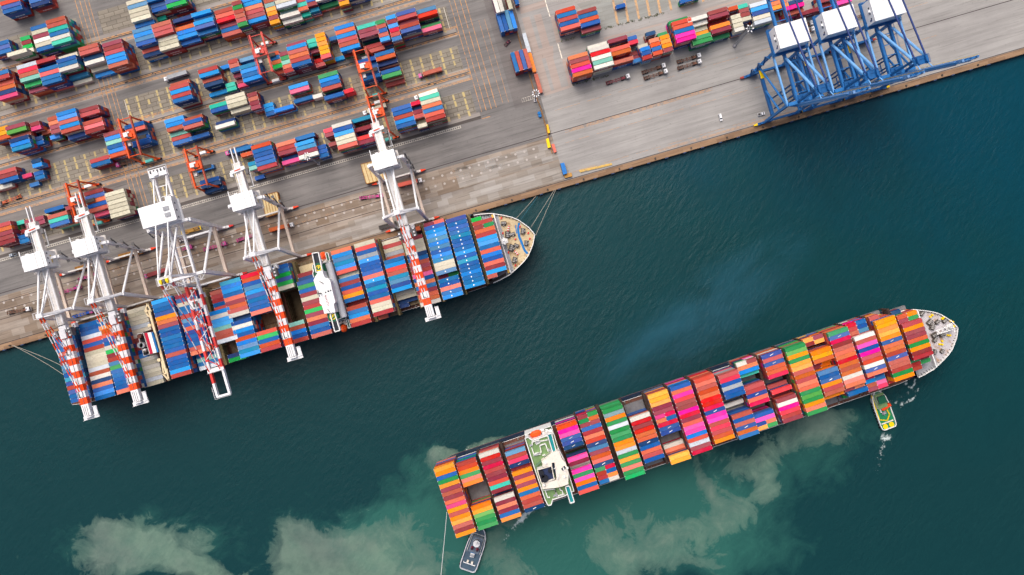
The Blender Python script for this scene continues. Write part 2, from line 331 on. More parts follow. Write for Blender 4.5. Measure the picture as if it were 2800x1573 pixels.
for A, rows, L, cen, lr, blk, sv, idx in YB:
    for i, (c, n) in enumerate(rows):
        if c == '.': continue
        p = A - QL * ((i + .5) * 2.66) + QU * (CL[L] / 2)
        s0, t0 = to_st(p); hl = CL[L] / 2 / MPP
        hit = False
        for (fs, ft, fh) in FOOT:
            ox = min(s0 + hl, fs + fh) - max(s0 - hl, fs - fh); oy = 2.5 / MPP - abs(t0 - ft)
            if ox > 2.2 and oy > 1.5:
                if oy > 7 and ox > 14: hit = True; break
        if hit:
            continue
        FOOT.append((s0, t0, hl))
        pool = [ch for ch in 'RMOBSNDGCR' + ''.join(r[0] for r in rows) if ch in PAL]
        for t in range(n):
            top = t == n - 1
            addc(p + QU * random.uniform(-.06, .06), .05 + t * TH, L, QA, c if top else random.choice(pool), top=top, row=i, idx=idx, where=blk, group='containers stacked in the ' + blk,
                 cells=(rows[i - 1][0] if i else '', rows[i + 1][0] if i + 1 < len(rows) else ''), end='', side='landward side', ship=0)
nv = 0
for rec in YARDV.split(';'):
    a = rec.split(); rows = parse(a[3]); n0 = rows[0][1] or 1; A = WP(a[0], float(a[1]), float(a[2]), n0 * TH); A.z = 0; nv += 1
    for i, (c, n) in enumerate(rows):
        if c == '.': continue
        p = A + QU * ((i + .5) * 2.66) - QL * 6.1
        for t in range(max(1, n)):
            top = t == max(1, n) - 1
            addc(p, .05 + t * TH, 40, QA - math.pi / 2, c if top else random.choice('RMBSO'), top=top, row=i, idx=nv, where='crosswise line beside the road', group='containers set crosswise along the boundary road',
                 cells=(rows[i - 1][0] if i else '', rows[i + 1][0] if i + 1 < len(rows) else ''), end='', side='left', ship=9)
# ---- rank by what the photograph shows of each
def corners(d):
    L = CL[d['L']] / 2; ca, sa = math.cos(d['ang']), math.sin(d['ang']); o = []
    for z in (d['z'], d['z'] + CH):
        for dx, dy in ((-L, -CW / 2), (L, -CW / 2), (L, CW / 2), (-L, CW / 2)):
            o.append((d['x'] + dx * ca - dy * sa, d['y'] + dx * sa + dy * ca, z))
    return o
GW, GH = 1400, 787
idb = -np.ones((GH, GW), np.int32)
def fillp(pts, i):
    a = np.array(pts) / 2
    x0 = max(0, int(a[:, 0].min())); x1 = min(GW - 1, int(a[:, 0].max()) + 1); y0 = max(0, int(a[:, 1].min())); y1 = min(GH - 1, int(a[:, 1].max()) + 1)
    if x1 <= x0 or y1 <= y0: return
    xs = np.arange(x0, x1) + .5; ys = (np.arange(y0, y1) + .5)[:, None]; pos = neg = True
    for k in range(4):
        (ax, ay), (bx, by) = a[k], a[(k + 1) % 4]
        c = (bx - ax) * (ys - ay) - (by - ay) * (xs - ax); pos = pos & (c >= 0); neg = neg & (c <= 0)
    idb[y0:y1, x0:x1][pos | neg] = i
for i in sorted(range(len(CONT)), key=lambda i: CONT[i]['z']):
    c = [proj(p) for p in corners(CONT[i])]
    for f in ((0, 1, 5, 4), (1, 2, 6, 5), (2, 3, 7, 6), (3, 0, 4, 7), (4, 5, 6, 7)): fillp([c[k] for k in f], i)
area = np.bincount(idb[idb >= 0], minlength=len(CONT))
cand = [i for i in range(len(CONT)) if CONT[i]['top']]
cand.sort(key=lambda i: -area[i]); PICK = set(cand[:300])
# ---- meshes
WHITE = paint('white_marking', (235, 235, 230), .6, .05, .1)
CAST = paint('corner_casting', (196, 190, 184), .5, .1, .3)
def cont_mesh(L, mark=None):
    m = MB(); l, w, h = CL[L] / 2, CW / 2, CH
    i = .09
    v = [(-l, -w, 0), (l, -w, 0), (l, w, 0), (-l, w, 0), (-l, -w, h), (l, -w, h), (l, w, h), (-l, w, h),
         (-l + i, -w + i, h), (l - i, -w + i, h), (l - i, w - i, h), (-l + i, w - i, h),
         (-l + i, -w + i, h - .05), (l - i, -w + i, h - .05), (l - i, w - i, h - .05), (-l + i, w - i, h - .05)]
    f = [(0, 3, 2, 1), (0, 1, 5, 4), (1, 2, 6, 5), (2, 3, 7, 6), (3, 0, 4, 7)]
    for a in range(4):
        b = (a + 1) % 4; f += [(4 + a, 4 + b, 8 + b, 8 + a), (8 + a, 8 + b, 12 + b, 12 + a)]
    f += [(12, 13, 14, 15)]; m.add(v, f, 0)
    for sx in (-1, 1):
        for sy in (-1, 1): m.box((sx * (l - .13), sy * (w - .11), h + .004), (.32, .26, .05), 0, 1)
    n = 24 if L == 40 else 12                                   # corrugated side panels
    for sy in (-1, 1):
        for k in range(n):
            x = -l + .45 + (2 * l - .9) * (k + .5) / n; m.box((x, sy * (w + .012), h / 2), (.16, .04, h - .5), 0, 0)
    for y in (-.75, -.28, .28, .75): m.tube((l + .05, y, .15), (l + .05, y, h - .15), .035, n=4, mi=1)   # door bars
    if mark == 'dash': m.box((0, 0, h - .03), (2.1, .34, .03), .25, 1)
    if mark == 'dot': m.tube((-.6, 0, h - .04), (-.6, 0, h + .01), .42, n=8, mi=1)
    if mark == 'side':
        x = -2.2
        for k, wd in enumerate((.5, .35, .55, .45, .5, .3, .5)):
            m.box((x, -w - .036, h * .62), (wd, .012, .62), 0, 1); x += wd + .16
    return m.mesh('shipping_container', [None, CAST])
CM = {(L, k): cont_mesh(L, k) for L in (40, 20) for k in (None, 'dash', 'dot', 'side')}
def mark_of(d, i):
    if d.get('ship') == 2 and d['col'] in 'NS' and d['L'] == 40: return 'dash'
    if d.get('ship') == 1 and d['col'] in 'Bbcs' and ('fifth bay ahead' in d['where'] or 'sixth bay ahead' in d['where'] or ('second bay ahead' in d['where'] and d['col'] in 'Lb')): return 'dot'
    if d['col'] in 'BbNRMGg' and (i * 37) % 10 < 5: return 'side'
    return None
names_used = {}
def words(d):
    c = PAL[d['col']][3]; L = 'short ' if d['L'] == 20 else ''
    a, b = d['cells']; nm = lambda s: PAL[s][3] if len(s) == 1 and s in PAL else None
    r = ORD[d['row']]
    if d['ship'] in (1, 2):
        if d['end'] == '' and nm(a) and nm(b) and nm(a) != nm(b):
            t = f"{c} container between {nm(a)} and {nm(b)} ones, {d['where'].replace(' the ', ' ')}"
            if len(t.split()) <= 16 and t not in names_used: return t
        half = {'': '', ' aft half': ' aft half of', ' fore half': ' fore half of'}[d['end']]
        return f"{L}{c} container,{half} {r} row from shore, {d['where'].replace(' the ', ' ')}"
    if d['ship'] == 9: return f"{c} container, {r} from the left in crosswise line {ORD[d['idx']-1]} down the boundary road"
    return f"{L}{c} container, {r} row back-to-front, {ORD[d['idx']]} stack from left, {d['where']}"
for i in sorted(PICK):
    d = CONT[i]; o = bpy.data.objects.new('shipping_container', CM[(d['L'], mark_of(d, i))]); COL.objects.link(o)
    o.location = (d['x'], d['y'], d['z']); o.rotation_euler = (0, 0, d['ang'])
    o.material_slots[0].link = 'OBJECT'; o.material_slots[0].material = cont_mat(d['col'])
    t = words(d); names_used[t] = 1; d['label'] = t; tag(o, t, 'container', d['group'])
rest = MB(); slot = {}; smats = []
def sl(m):
    if m.name not in slot: slot[m.name] = len(smats); smats.append(m)
    return slot[m.name]
for i, d in enumerate(CONT):
    if i in PICK: continue
    c = corners(d); k = sl(cont_mat(d['col'])); ca, sa = math.cos(d['ang']), math.sin(d['ang']); l = CL[d['L']] / 2
    rest.add(c, BOXF[1:], k)
    if d['top']:
        def lp(x, y, z): return (d['x'] + x * ca - y * sa, d['y'] + x * sa + y * ca, z)
        for sx in (-1, 1):
            for sy in (-1, 1): rest.box(lp(sx * (l - .13), sy * (CW / 2 - .11), d['z'] + CH + .01), (.32, .26, .05), d['ang'], sl(CAST))
        mk = mark_of(d, i)
        if mk == 'dash': rest.box(lp(0, 0, d['z'] + CH + .02), (2.1, .34, .03), d['ang'] + .25, sl(WHITE))
        if mk == 'dot': rest.tube(lp(-.6, 0, d['z'] + CH), lp(-.6, 0, d['z'] + CH + .03), .42, n=8, mi=sl(WHITE))
    if d['col'] in 'BbNRMGgOS' and (i * 53) % 10 < 6 and d.get('ship', 0) in (0, 1):
        x = -2.6
        for wd in (.7, .5, .8, .6, .7, .5, .7):
            p = (d['x'] + x * ca + (CW / 2 + .02) * sa, d['y'] + x * sa - (CW / 2 + .02) * ca, d['z'] + CH * .6)
            rest.box(p, (wd, .03, .75), d['ang'], sl(WHITE)); x += wd + .2
ro = rest.build('other_containers', smats)
tag(ro, 'the remaining stacked shipping containers of the yard and the lower tiers on both ships', 'containers', kind='stuff')
# ------------------------------------------------------------------ the two container ships
class Frame:
    def __init__(s, O, th): s.O = Vector((O[0], O[1], 0)); s.th = th; s.ca, s.sa = math.cos(th), math.sin(th)
    def loc(s, p):
        dx, dy = p[0] - s.O.x, p[1] - s.O.y
        return Vector((dx * s.ca + dy * s.sa, -dx * s.sa + dy * s.ca, p[2] if len(p) > 2 else 0))
    def px(s, w, x, y, z): return s.loc(WP(w, x, y, z))
    def poly(s, w, pts, z): return [s.px(w, x, y, z) for x, y in pts]
BOW = [(0, .0), (.8, 2.0), (2.5, 5.6), (4.5, 8.2), (7.2, 11.6), (10.5, 14.2), (14.3, 16.4), (18, 18.2), (21.2, 19.8), (28, 21.3), (37, 22.5), (48, 23.0)]
def halfb(x, L, B):
    if x < 10: return B / 2 * (.93 + .007 * x)
    d = L - x; k = B / 46.0
    if d >= 48: return B / 2
    for (a, p), (b, q) in zip(BOW[:-1], BOW[1:]):
        if a <= d <= b: return (p + (q - p) * (d - a) / (b - a)) * k
    return 0
def winch(mb, p, rz=0.0, s=1.0):
    mb.box((p[0], p[1], p[2] + .25), (3.2 * s, 2.6 * s, .5), rz, 0)
    ca, sa = math.cos(rz), math.sin(rz)
    mb.tube((p[0] - 1.3 * s * ca, p[1] - 1.3 * s * sa, p[2] + 1.1), (p[0] + 1.3 * s * ca, p[1] + 1.3 * s * sa, p[2] + 1.1), .75 * s, n=10, mi=1)
    for q in (-1.35, -.45, .45, 1.35): mb.tube((p[0] + q * s * ca, p[1] + q * s * sa, p[2] + 1.1), (p[0] + (q + .12) * s * ca, p[1] + (q + .12) * s * sa, p[2] + 1.1), 1.0 * s, n=10, mi=0)
    mb.box((p[0] + 1.0 * s * sa, p[1] - 1.0 * s * ca, p[2] + .8), (1.0 * s, .8 * s, 1.0), rz, 1)
def lifeboat(mb, a, b, r):
    a = Vector(a); b = Vector(b); n = 8; pr = [(.0, .25), (.12, .72), (.3, 1), (.7, 1), (.88, .75), (1, .3)]
    for (t0, r0), (t1, r1) in zip(pr[:-1], pr[1:]): mb.tube(a + (b - a) * t0, a + (b - a) * t1, r * r0, r * r1, n=10)
    c = a + (b - a) * .42; d = a + (b - a) * .62; up = Vector((0, 0, r * .85)); mb.beam(c + up, d + up, r * 1.0, r * .6)
def text_mesh(name, body, size, mat, depth=.02):
    cu = bpy.data.curves.new(name + '_curve', 'FONT'); cu.body = body; cu.size = size; cu.extrude = depth; cu.align_x = 'CENTER'; cu.align_y = 'CENTER'
    tmp = bpy.data.objects.new(name + '_tmp', cu); COL.objects.link(tmp); dg = bpy.context.evaluated_depsgraph_get()
    me = bpy.data.meshes.new_from_object(tmp.evaluated_get(dg)); bpy.data.objects.remove(tmp); me.name = name; me.materials.clear(); me.materials.append(mat)
    o = bpy.data.objects.new(name, me); COL.objects.link(o); return o
WHT = paint('white_steel', (226, 226, 222), .45, .08, .3, (150, 120, 90)); WHT2 = paint('clean_white_roof', (238, 238, 236), .45, .03, .06)
CREAMP = paint('cream_roof', (222, 214, 200), .55, .07, .25, (170, 130, 95)); GDECK = paint('green_deck', (112, 142, 92), .7, .18, .35, (86, 92, 62)); DGREEN = paint('dark_green_deck', (22, 92, 66), .6, .15, .25)
TEAL = paint('teal_wing', (18, 134, 138), .5, .1, .15); NAVY = paint('navy_hull', (30, 42, 66), .45, .2, .3, (60, 48, 44)); BOOT = paint('boot_top', (128, 88, 88), .7, .15, .3)
BLK = paint('soot_black', (30, 32, 40), .7, .3, .2, (70, 66, 64)); RUSTD = paint('rusty_deck_red', (104, 66, 54), .8, .3, .5, (60, 42, 34)); GREYD = paint('grey_hatch', (112, 112, 114), .75, .2, .5, (96, 74, 50))
BRNH = paint('brown_hold_steel', (112, 96, 72), .8, .3, .6, (66, 50, 36)); FC1 = paint('rusty_forecastle', (192, 174, 138), .75, .2, .85, (134, 88, 44), nscale=.07); FC2 = paint('pale_forecastle', (184, 180, 182), .7, .12, .85, (150, 108, 58), nscale=.06)
MACH = paint('winch_grey', (120, 116, 108), .6, .25, .4, (70, 54, 40)); DMACH = paint('winch_dark', (64, 60, 58), .6, .3, .3); LBR = paint('dark_lashing_steel', (62, 50, 44), .75, .25, .5, (90, 60, 40))
LBO = paint('olive_lashing_steel', (112, 98, 66), .75, .25, .5, (70, 52, 34)); ORL = paint('lifeboat_orange', (244, 84, 24), .4, .06, .1); YEL = paint('safety_yellow', (246, 204, 8), .5, .08, .15); BLU = paint('walkway_blue', (20, 112, 178), .6, .1, .2)
GREY = paint('plain_grey', (150, 152, 156), .55, .12, .25); SILV = paint('silver_panel', (176, 178, 182), .4, .1, .3, (110, 110, 112)); REDT = paint('lettering_red', (146, 30, 40), .6, .05, .1); DARKT = paint('lettering_dark', (44, 44, 50), .6, .05, .1)
ROPE = paint('mooring_rope', (170, 162, 148), .9, .1, .2); RED = paint('signal_red', (206, 40, 40), .5, .1, .2); HUL1 = paint('dark_hull', (42, 50, 62), .5, .2, .4, (110, 70, 50))
def make_ship(no, O, th, L, B, label, hullm, lashm, hatchm, fcm, xf, hole=None):
    fr = Frame(O, th); t = thing('container_ship', label, 'ship', fr.O, th); ZD, ZF = 9.0, 12.5
    xs_ = [0, 4, 10] + [20 + (L - 70) * i / 10 for i in range(11)] + [L - d for d in (44, 37, 32, 28, 24.5, 21.2, 18, 14.3, 10.5, 7.2, 4.5, 2.5, .8, 0)]
    if hole: xs_ += [hole[0], hole[1]]
    xs_ = sorted(set(round(x, 2) for x in xs_))
    zd = lambda x: ZF if x > xf - 14 else ZD
    def hw(x): return max(.05, halfb(min(L, x + 9 * max(0, (x - L + 70) / 70) ** 2), L, B)) * (.55 if x < 3 else 1)
    mb = MB(); rings = []
    for x in xs_:
        h = max(.05, halfb(x, L, B)); w = hw(x); z = zd(x)
        rings.append([(x, h, z), (x, (h + w) / 2 if x > L - 60 else h, z * .4), (x, w, -1.8), (x, w, -6.5), (x, -w, -6.5), (x, -w, -1.8), (x, -(h + w) / 2 if x > L - 60 else -h, z * .4), (x, -h, z)])
    for a, b in zip(rings[:-1], rings[1:]):
        for k in range(7): mb.add([a[k], b[k], b[k + 1], a[k + 1]], [(0, 1, 2, 3)], 1 if k in (2, 3, 4) else 0)
    mb.add(rings[0], [tuple(range(8))], 0); mb.build('hull', [hullm, BOOT], t)
    mb = MB()
    for x0, x1 in zip(xs_[:-1], xs_[1:]):
        if x0 >= xf - 14 - .01: continue
        h0, h1 = halfb(x0, L, B) - .1, halfb(x1, L, B) - .1
        if hole and hole[0] - .01 <= x0 and x1 <= hole[1] + .01:
            mb.quad([(x0, hole[3], ZD), (x1, hole[3], ZD), (x1, h1, ZD), (x0, h0, ZD)]); mb.quad([(x0, -h0, ZD), (x1, -h1, ZD), (x1, hole[2], ZD), (x0, hole[2], ZD)])
        else: mb.quad([(x0, -h0, ZD), (x1, -h1, ZD), (x1, h1, ZD), (x0, h0, ZD)])
    mb.build('deck', RUSTD, t)
    if hole:
        mb = MB(); a, b, c, d = hole
        for p, q in (((a, c), (b, c)), ((b, c), (b, d)), ((b, d), (a, d)), ((a, d), (a, c))): mb.add([(*p, ZD), (*q, ZD), (*q, -1.5), (*p, -1.5)], [(0, 1, 2, 3)])
        mb.quad([(a, c, -1.5), (b, c, -1.5), (b, d, -1.5), (a, d, -1.5)])
        y = c + 1
        while y < d: mb.box((a + .5, y, 4), (.5, .3, 10)); mb.box((b - .5, y, 4), (.5, .3, 10)); y += 2.5
        for z in (1, 4, 7): mb.box((a + .4, (c + d) / 2, z), (.3, d - c, .3))
        mb.build('hold', BRNH, t)
    fcx = [x for x in xs_ if x >= xf - 14 - .01]
    mb = MB()
    for x0, x1 in zip(fcx[:-1], fcx[1:]): mb.quad([(x0, -halfb(x0, L, B) + .05, ZF - .02), (x1, -halfb(x1, L, B) + .05, ZF - .02), (x1, halfb(x1, L, B) - .05, ZF - .02), (x0, halfb(x0, L, B) - .05, ZF - .02)], 0 if x0 >= xf - .3 else 1)
    mb.build('forecastle_deck', [fcm, GREY], t)
    mb = MB(); pts = [(x, halfb(x, L, B) - .12, ZF) for x in fcx] + [(x, -halfb(x, L, B) + .12, ZF) for x in reversed(fcx)]
    mb.wall(pts, 1.25, .45); mb.build('bulwark', WHT, t)
    mb = MB()
    for i, (a, b) in enumerate(zip(pts[:-1], pts[1:])):
        a, b = Vector(a), Vector(b); n = int((b - a).length / 1.5)
        for k in range(n):
            p = a.lerp(b, (k + .5) / n); q = Vector((p.x, p.y * .93, p.z)) - Vector((.5, 0, 0)); mb.beam(p + Vector((0, 0, .9)), q + Vector((0, 0, .05)), .22, .22)
    mb.build('bulwark_brackets', DMACH, t)
    mb = MB(); hbf = halfb(xf, L, B); mb.box((xf, 0, ZF + 1.3), (.7, 2 * hbf - 1.2, 2.6)); mb.build('breakwater', WHT, t)
    for sg in (1, -1):
        mb = MB()
        mb.wall([(x, sg * (halfb(x, L, B) - .06), ZD + .9) for x in xs_ if x < xf - 14], .14, .14); mb.wall([(x, sg * (halfb(x, L, B) - .06), ZD + .4) for x in xs_ if x < xf - 14], .1, .1)
        x = 2
        while x < xf - 15: mb.box((x, sg * (halfb(x, L, B) - .06), ZD + .5), (.1, .1, 1)); x += 4
        mb.build('deck_rail', WHT, t)
    bx = []
    for i, (A, Bp, n, nr) in enumerate(BAYBOX[no]):
        a, b = fr.loc(A), fr.loc(Bp); x = (a.x + b.x) / 2; bx.append((x, x + 12.2, b.y, a.y))
        segs = [(b.y, a.y)] if x > L - 62 else [(min(b.y, -B / 2 + 2.2), max(a.y, B / 2 - 2.2))]
        if hole and hole[0] < x + 6 < hole[1]: segs = [(b.y, hole[2]), (hole[3], a.y)]
        for y0, y1 in segs:
            m_ = max(1, round((y1 - y0) / 14)); 
            for q in range(m_):
                c0 = y0 + (y1 - y0) * q / m_; c1 = y0 + (y1 - y0) * (q + 1) / m_; mb = MB(); zt = HATCH - .06
                mb.box((x + 6.1, (c0 + c1) / 2, (9 + zt) / 2 + .01), (12.4, c1 - c0 - .25, zt - 9.02))
                for k in range(5): mb.box((x + 1.2 + k * 2.45, (c0 + c1) / 2, zt + .02), (.12, c1 - c0 - .5, .05), 0, 1)
                for k in range(4):
                    for j in (.2, .5, .8): mb.box((x + 1 + k * 3.4, c0 + (c1 - c0) * j, zt + .06), (.35, .35, .1), 0, 1)
                mb.build('hatch_cover', [hatchm, MACH], t)
    bx.sort()
    for (a0, a1, ya, yb), (b0, b1, yc, yd) in zip(bx[:-1], bx[1:]):
        g = b0 - a1
        if g < .9 or g > 9: continue
        xm = (a1 + b0) / 2; y0, y1 = min(ya, yc), max(yb, yd); w_ = min(1.3, g * .6); mb = MB(); n = 9
        for k in range(n + 1):
            y = y0 + (y1 - y0) * k / n
            for sx in (-w_ / 2, w_ / 2): mb.box((xm + sx, y, 13.6), (.22, .5, 9.2))
            if k < n: mb.beam((xm - w_ / 2, y, 10), (xm - w_ / 2, y + (y1 - y0) / n, 16), .16)
        for z in (12.6, 15.4, 18.2):
            mb.box((xm, (y0 + y1) / 2, z), (w_ + .3, y1 - y0 + 1, .18)); 
            for sx in (-1, 1): mb.box((xm + sx * w_ / 2, (y0 + y1) / 2, z + 1), (.1, y1 - y0, .1))
        mb.build('lashing_bridge', lashm, t)
    mb = MB()
    for sg in (1, -1):
        x = 12
        while x < xf - 30:
            mb.box((x, sg * (B / 2 - 1.1), 9.5), (.8, .8, 1.0)); mb.tube((x + 3, sg * (B / 2 - .9), 9), (x + 3, sg * (B / 2 - .9), 10), .3, n=6); x += 13.7
    mb.build('deck_fittings', MACH, t)
    return t, fr
o2 = P(1189, 1272, 9); e2 = Vector((-math.sin(SH2), math.cos(SH2), 0)); f2 = Vector((math.cos(SH2), math.sin(SH2), 0)); o2 = o2 - e2 * 22
L2 = (P(2617, 895, 13) - o2).dot(f2)
S2, fr2 = make_ship(2, o2, SH2, L2, 44.0, 'large dark-hulled container ship under way, green upper decks and pale bow', NAVY, LBR, GREYD, FC2, L2 - 20.5)
e1 = Vector((-math.sin(SH1), math.cos(SH1), 0)); f1 = Vector((math.cos(SH1), math.sin(SH1), 0)); o1 = P(201.4, 1113.6, 9) + e1 * 22.5
L1 = (P(1464, 649, 13) - o1).dot(f1)
fr_t = Frame(o1, SH1); hA, hB, hn, hr = BAYBOX[1][9]; la, lb = fr_t.loc(hA), fr_t.loc(hB); xh = (la.x + lb.x) / 2
hy = lambda i: la.y + (lb.y - la.y) * i / 19
S1, fr1 = make_ship(1, o1, SH1, L1, 45.0, 'long container ship berthed under the white quay cranes with rusty forecastle', HUL1, LBO, BRNH, FC1, L1 - 20.3, hole=(xh, xh + 12.4, hy(13.9), hy(6.1)))
# ---- forecastle gear, ship 2 then ship 1
WDK = paint('winch_frame', (92, 86, 80), .6, .2, .4, (110, 74, 40)); WLT = paint('winch_drum', (150, 148, 144), .5, .15, .3)
def gear(fr, t, w, spots, mz=12.5):
    for x, y, a, s in spots:
        mb = MB(); winch(mb, fr.px(w, x, y, mz), R(a), s); mb.build('winch', [WDK, WLT], t)
gear(fr2, S2, 'W6', [(965, 395, 30, 1.1), (1000, 450, 60, 1.2), (1065, 390, 20, .9), (1160, 375, 20, .9), (1030, 565, 10, 1.2), (1125, 560, 0, 1.0), (1035, 625, 40, .9), (860, 280, 30, .9), (1035, 780, 60, .9), (1130, 775, 30, .8)])
mb = MB()
for x, y in ((975, 320), (1000, 298), (1130, 345), (1152, 328), (1237, 372), (1268, 388), (1285, 445), (1207, 563), (1233, 565), (1097, 682), (1130, 685), (1130, 640)):
    p = fr2.px('W6', x, y, 12.5); mb.tube(p, p + Vector((0, 0, 1.1)), .62, n=8)
mb.build('yellow_bollards', YEL, S2)
mb = MB(); a = fr2.px('W6', 1150, 492, 16); a.z = 12.5; b = fr2.px('W6', 1110, 430, 12.5) - a; a0 = a
for sy in (-1.4, 1.4):
    mb.beam(a + Vector((-5, sy * .8, 4.5)), a + Vector((5.5, sy, 5.2)), .45)
    for k in range(4): mb.beam(a + Vector((-5 + k * 2.6, sy * (-1) ** k, 4.6)), a + Vector((-2.4 + k * 2.6, sy * (-1) ** (k + 1), 4.9)), .3)
mb.tube(a + Vector((3.5, 0, 0)), a + Vector((3.5, 0, 9)), .7, .4); mb.box(a + Vector((4.5, 0, 3.5)), (3.4, 4.2, .4)); mb.box(a + Vector((3.5, 0, 8)), (.5, 5, .4))
mb.build('foremast', WHT, S2)
gear(fr1, S1, 'V6', [(1095, 248, -15, 1.0), (1150, 395, 75, 1.3), (1215, 390, 0, .9), (1200, 570, 55, 1.3), (1262, 540, -40, .9), (1350, 350, 70, 1.1), (1395, 508, 70, 1.0), (1240, 730, 60, 1.1)])
mb = MB(); 
for a, b in (((1300, 240), (1285, 330)), ((1285, 330), (1300, 420)), ((1300, 420), (1340, 520)), ((1340, 520), (1370, 600)), ((1370, 600), (1410, 645)), ((1250, 270), (1268, 380))):
    p, q = fr1.px('V6', *a, 12.56), fr1.px('V6', *b, 12.56); mb.beam(p, q, .55 if a[0] == 1250 else 1.4, .1)
mb.build('blue_walkway', BLU, S1)
mb = MB(); p = fr1.px('V6', 1105, 490, 12.5); mb.tube(p, p + Vector((0, 0, 10)), .6, .35); mb.box(p + Vector((0, 0, 6)), (2.6, 3.2, .4)); mb.box(p + Vector((0, 0, 9)), (.5, 4.5, .4)); mb.box(p + Vector((1.6, 0, 3)), (1.2, 2.6, 1)); mb.build('foremast', WHT, S1)
mb = MB()
for a, b in (((1165, 280), (1150, 350)), ((1240, 610), (1285, 660))):
    p, q = fr1.px('V6', *a, 13.2), fr1.px('V6', *b, 13.2)
    for k in range(5): mb.beam(p.lerp(q, k / 5), p.lerp(q, (k + .9) / 5), .9, .5, k % 2)
mb.build('anchor_chain', [RED, WHT], S1)
mb = MB()
for x, y in ((1065, 175), (1085, 375), (1160, 630), (1250, 800), (1420, 375), (1440, 450), (1310, 290), (1250, 455)): mb.box(fr1.px('V6', x, y, 12.8), (1.2, .8, .6), 1)
mb.build('red_fittings', RED, S1)
for p in ((955, 155), (1165, 880)):
    mb = MB(); q = fr1.px('V6', *p, 12.5); mb.box(q + Vector((0, 0, .9)), (1.6, 1.8, 1.8)); mb.build('deck_locker', paint('ochre_locker', (222, 176, 70)), S1)
mb = MB(); mb.wall(fr1.poly('V6', [(690, 118), (905, 122)], 12.5), .5, 1.6); mb.wall(fr1.poly('V6', [(905, 1040), (1130, 915)], 12.5), .5, 1.6)
for k in range(8): mb.wall(fr1.poly('V6', [(660 + k * 34, 140), (664 + k * 34, 160)], 12.5), 1.0, .3); mb.wall(fr1.poly('V6', [(915 + k * 28, 1020 - k * 15), (925 + k * 28, 1040 - k * 15)], 12.5), 1.0, .3)
mb.build('mooring_platform', DMACH, S1)
# ---- deckhouse of ship 2
def house(fr, t, name, w, pts, z, z0, mats, label=None, rim=None):
    pl = fr.poly(w, pts, z); mb = MB(); mb.prism(pl, z0, z, 0, 1); o = mb.build(name, mats, t)
    if label: o['label'] = label
    if rim:
        mb = MB(); mb.wall(pl, rim[0], rim[1], 0, True); mb.build('railing', rim[2], t)
    return o
house(fr2, S2, 'deckhouse', 'W2', [(172, 375), (212, 362), (270, 405), (466, 340), (548, 312), (605, 500), (700, 690), (815, 1068), (702, 1128), (532, 1185), (516, 1252), (476, 1260), (438, 1188), (288, 742)], 28, 9.2, [WHT, GDECK], rim=(1.1, .5, WHT))
mb = MB()
for a in ([(235, 480), (270, 465), (262, 425), (360, 395)], [(305, 440), (365, 410), (368, 430), (318, 455)], [(260, 500), (290, 590), (385, 560), (365, 470), (440, 445), (475, 550)], [(300, 575), (370, 565)], [(285, 605), (375, 580)], [(450, 510), (470, 505), (480, 540)],
          [(400, 600), (440, 590)], [(415, 1060), (560, 1040), (590, 1140), (690, 1105)], [(560, 1050), (600, 1140)], [(440, 1070), (470, 1155), (500, 1150)], [(545, 1140), (605, 1120)], [(625, 1030), (640, 1060), (660, 1060), (672, 1110)], [(340, 420), (470, 395)]):
    mb.wall(fr2.poly('W2', a, 28), 1.3, .5)
mb.build('deck_rails', WHT, S2)
mb = MB()
for q in ([(285, 598), (350, 580), (356, 596), (290, 614)], [(310, 432), (360, 414), (366, 430), (318, 452)], [(545, 1130), (600, 1112), (606, 1130), (552, 1150)], [(230, 468), (264, 456), (270, 475), (236, 486)], [(478, 530), (522, 520), (526, 545), (484, 552)]):
    mb.prism(fr2.poly('W2', q, 29), 28, 29.4)
mb.build('vent_housing', GREY, S2)
mb = MB(); mb.beam(fr2.px('W2', 315, 742, 28.9), fr2.px('W2', 510, 575, 31), .9, 1.6); mb.build('stairway', paint('pale_green_panel', (96, 128, 100)), S2)
house(fr2, S2, 'bridge_roof', 'W2', [(390, 690), (525, 575), (612, 542), (640, 600), (660, 660), (705, 700), (746, 835), (742, 985), (640, 1022), (590, 928), (560, 700), (522, 705), (530, 738), (400, 760), (412, 735)], 34, 28, [CREAMP, CREAMP])
house(fr2, S2, 'aft_roof', 'W2', [(388, 970), (592, 930), (636, 1022), (560, 1035), (402, 1052)], 33.6, 28, [CREAMP, CREAMP])
house(fr2, S2, 'wheelhouse_well', 'W2', [(518, 706), (562, 700), (628, 925), (592, 935)], 31.5, 28, [WHT, NAVY])
house(fr2, S2, 'funnel', 'W2', [(332, 790), (520, 738), (556, 912), (388, 968)], 33, 9.2, [WHT, paint('funnel_blue_black', (38, 50, 82), .5, .25, .3)], rim=(1.2, .5, CREAMP))
mb = MB()
for x, y, r in ((385, 830, 1.5), (430, 905, 2.1), (500, 800, 1.2), (405, 870, .9)): p = fr2.px('W2', x, y, 33); mb.tube(p, p + Vector((0, 0, 1.9)), r, n=14)
mb.build('exhaust_pipe', BLK, S2)
for nm, q, z in (('bridge_wing', [(465, 326), (520, 308), (582, 548), (536, 560)], 31.5), ('bridge_wing', [(702, 1015), (756, 1003), (820, 1215), (768, 1232)], 31.5)):
    house(fr2, S2, nm, 'W2', q, z, z - 2.6, [WHT, TEAL], rim=(1.0, .5, WHT))
mb = MB(); a = fr2.px('W2', 600, 925, 34); mb.beam(a + Vector((0, 0, .6)), fr2.px('W2', 625, 855, 36), .35); mb.beam(fr2.px('W2', 550, 785, 35), fr2.px('W2', 580, 765, 35), .35)
p = fr2.px('W2', 680, 775, 34); mb.tube(p, p + Vector((0, 0, 6)), .5, .2); mb.box(p + Vector((0, 0, 4)), (.4, 3.4, .4))
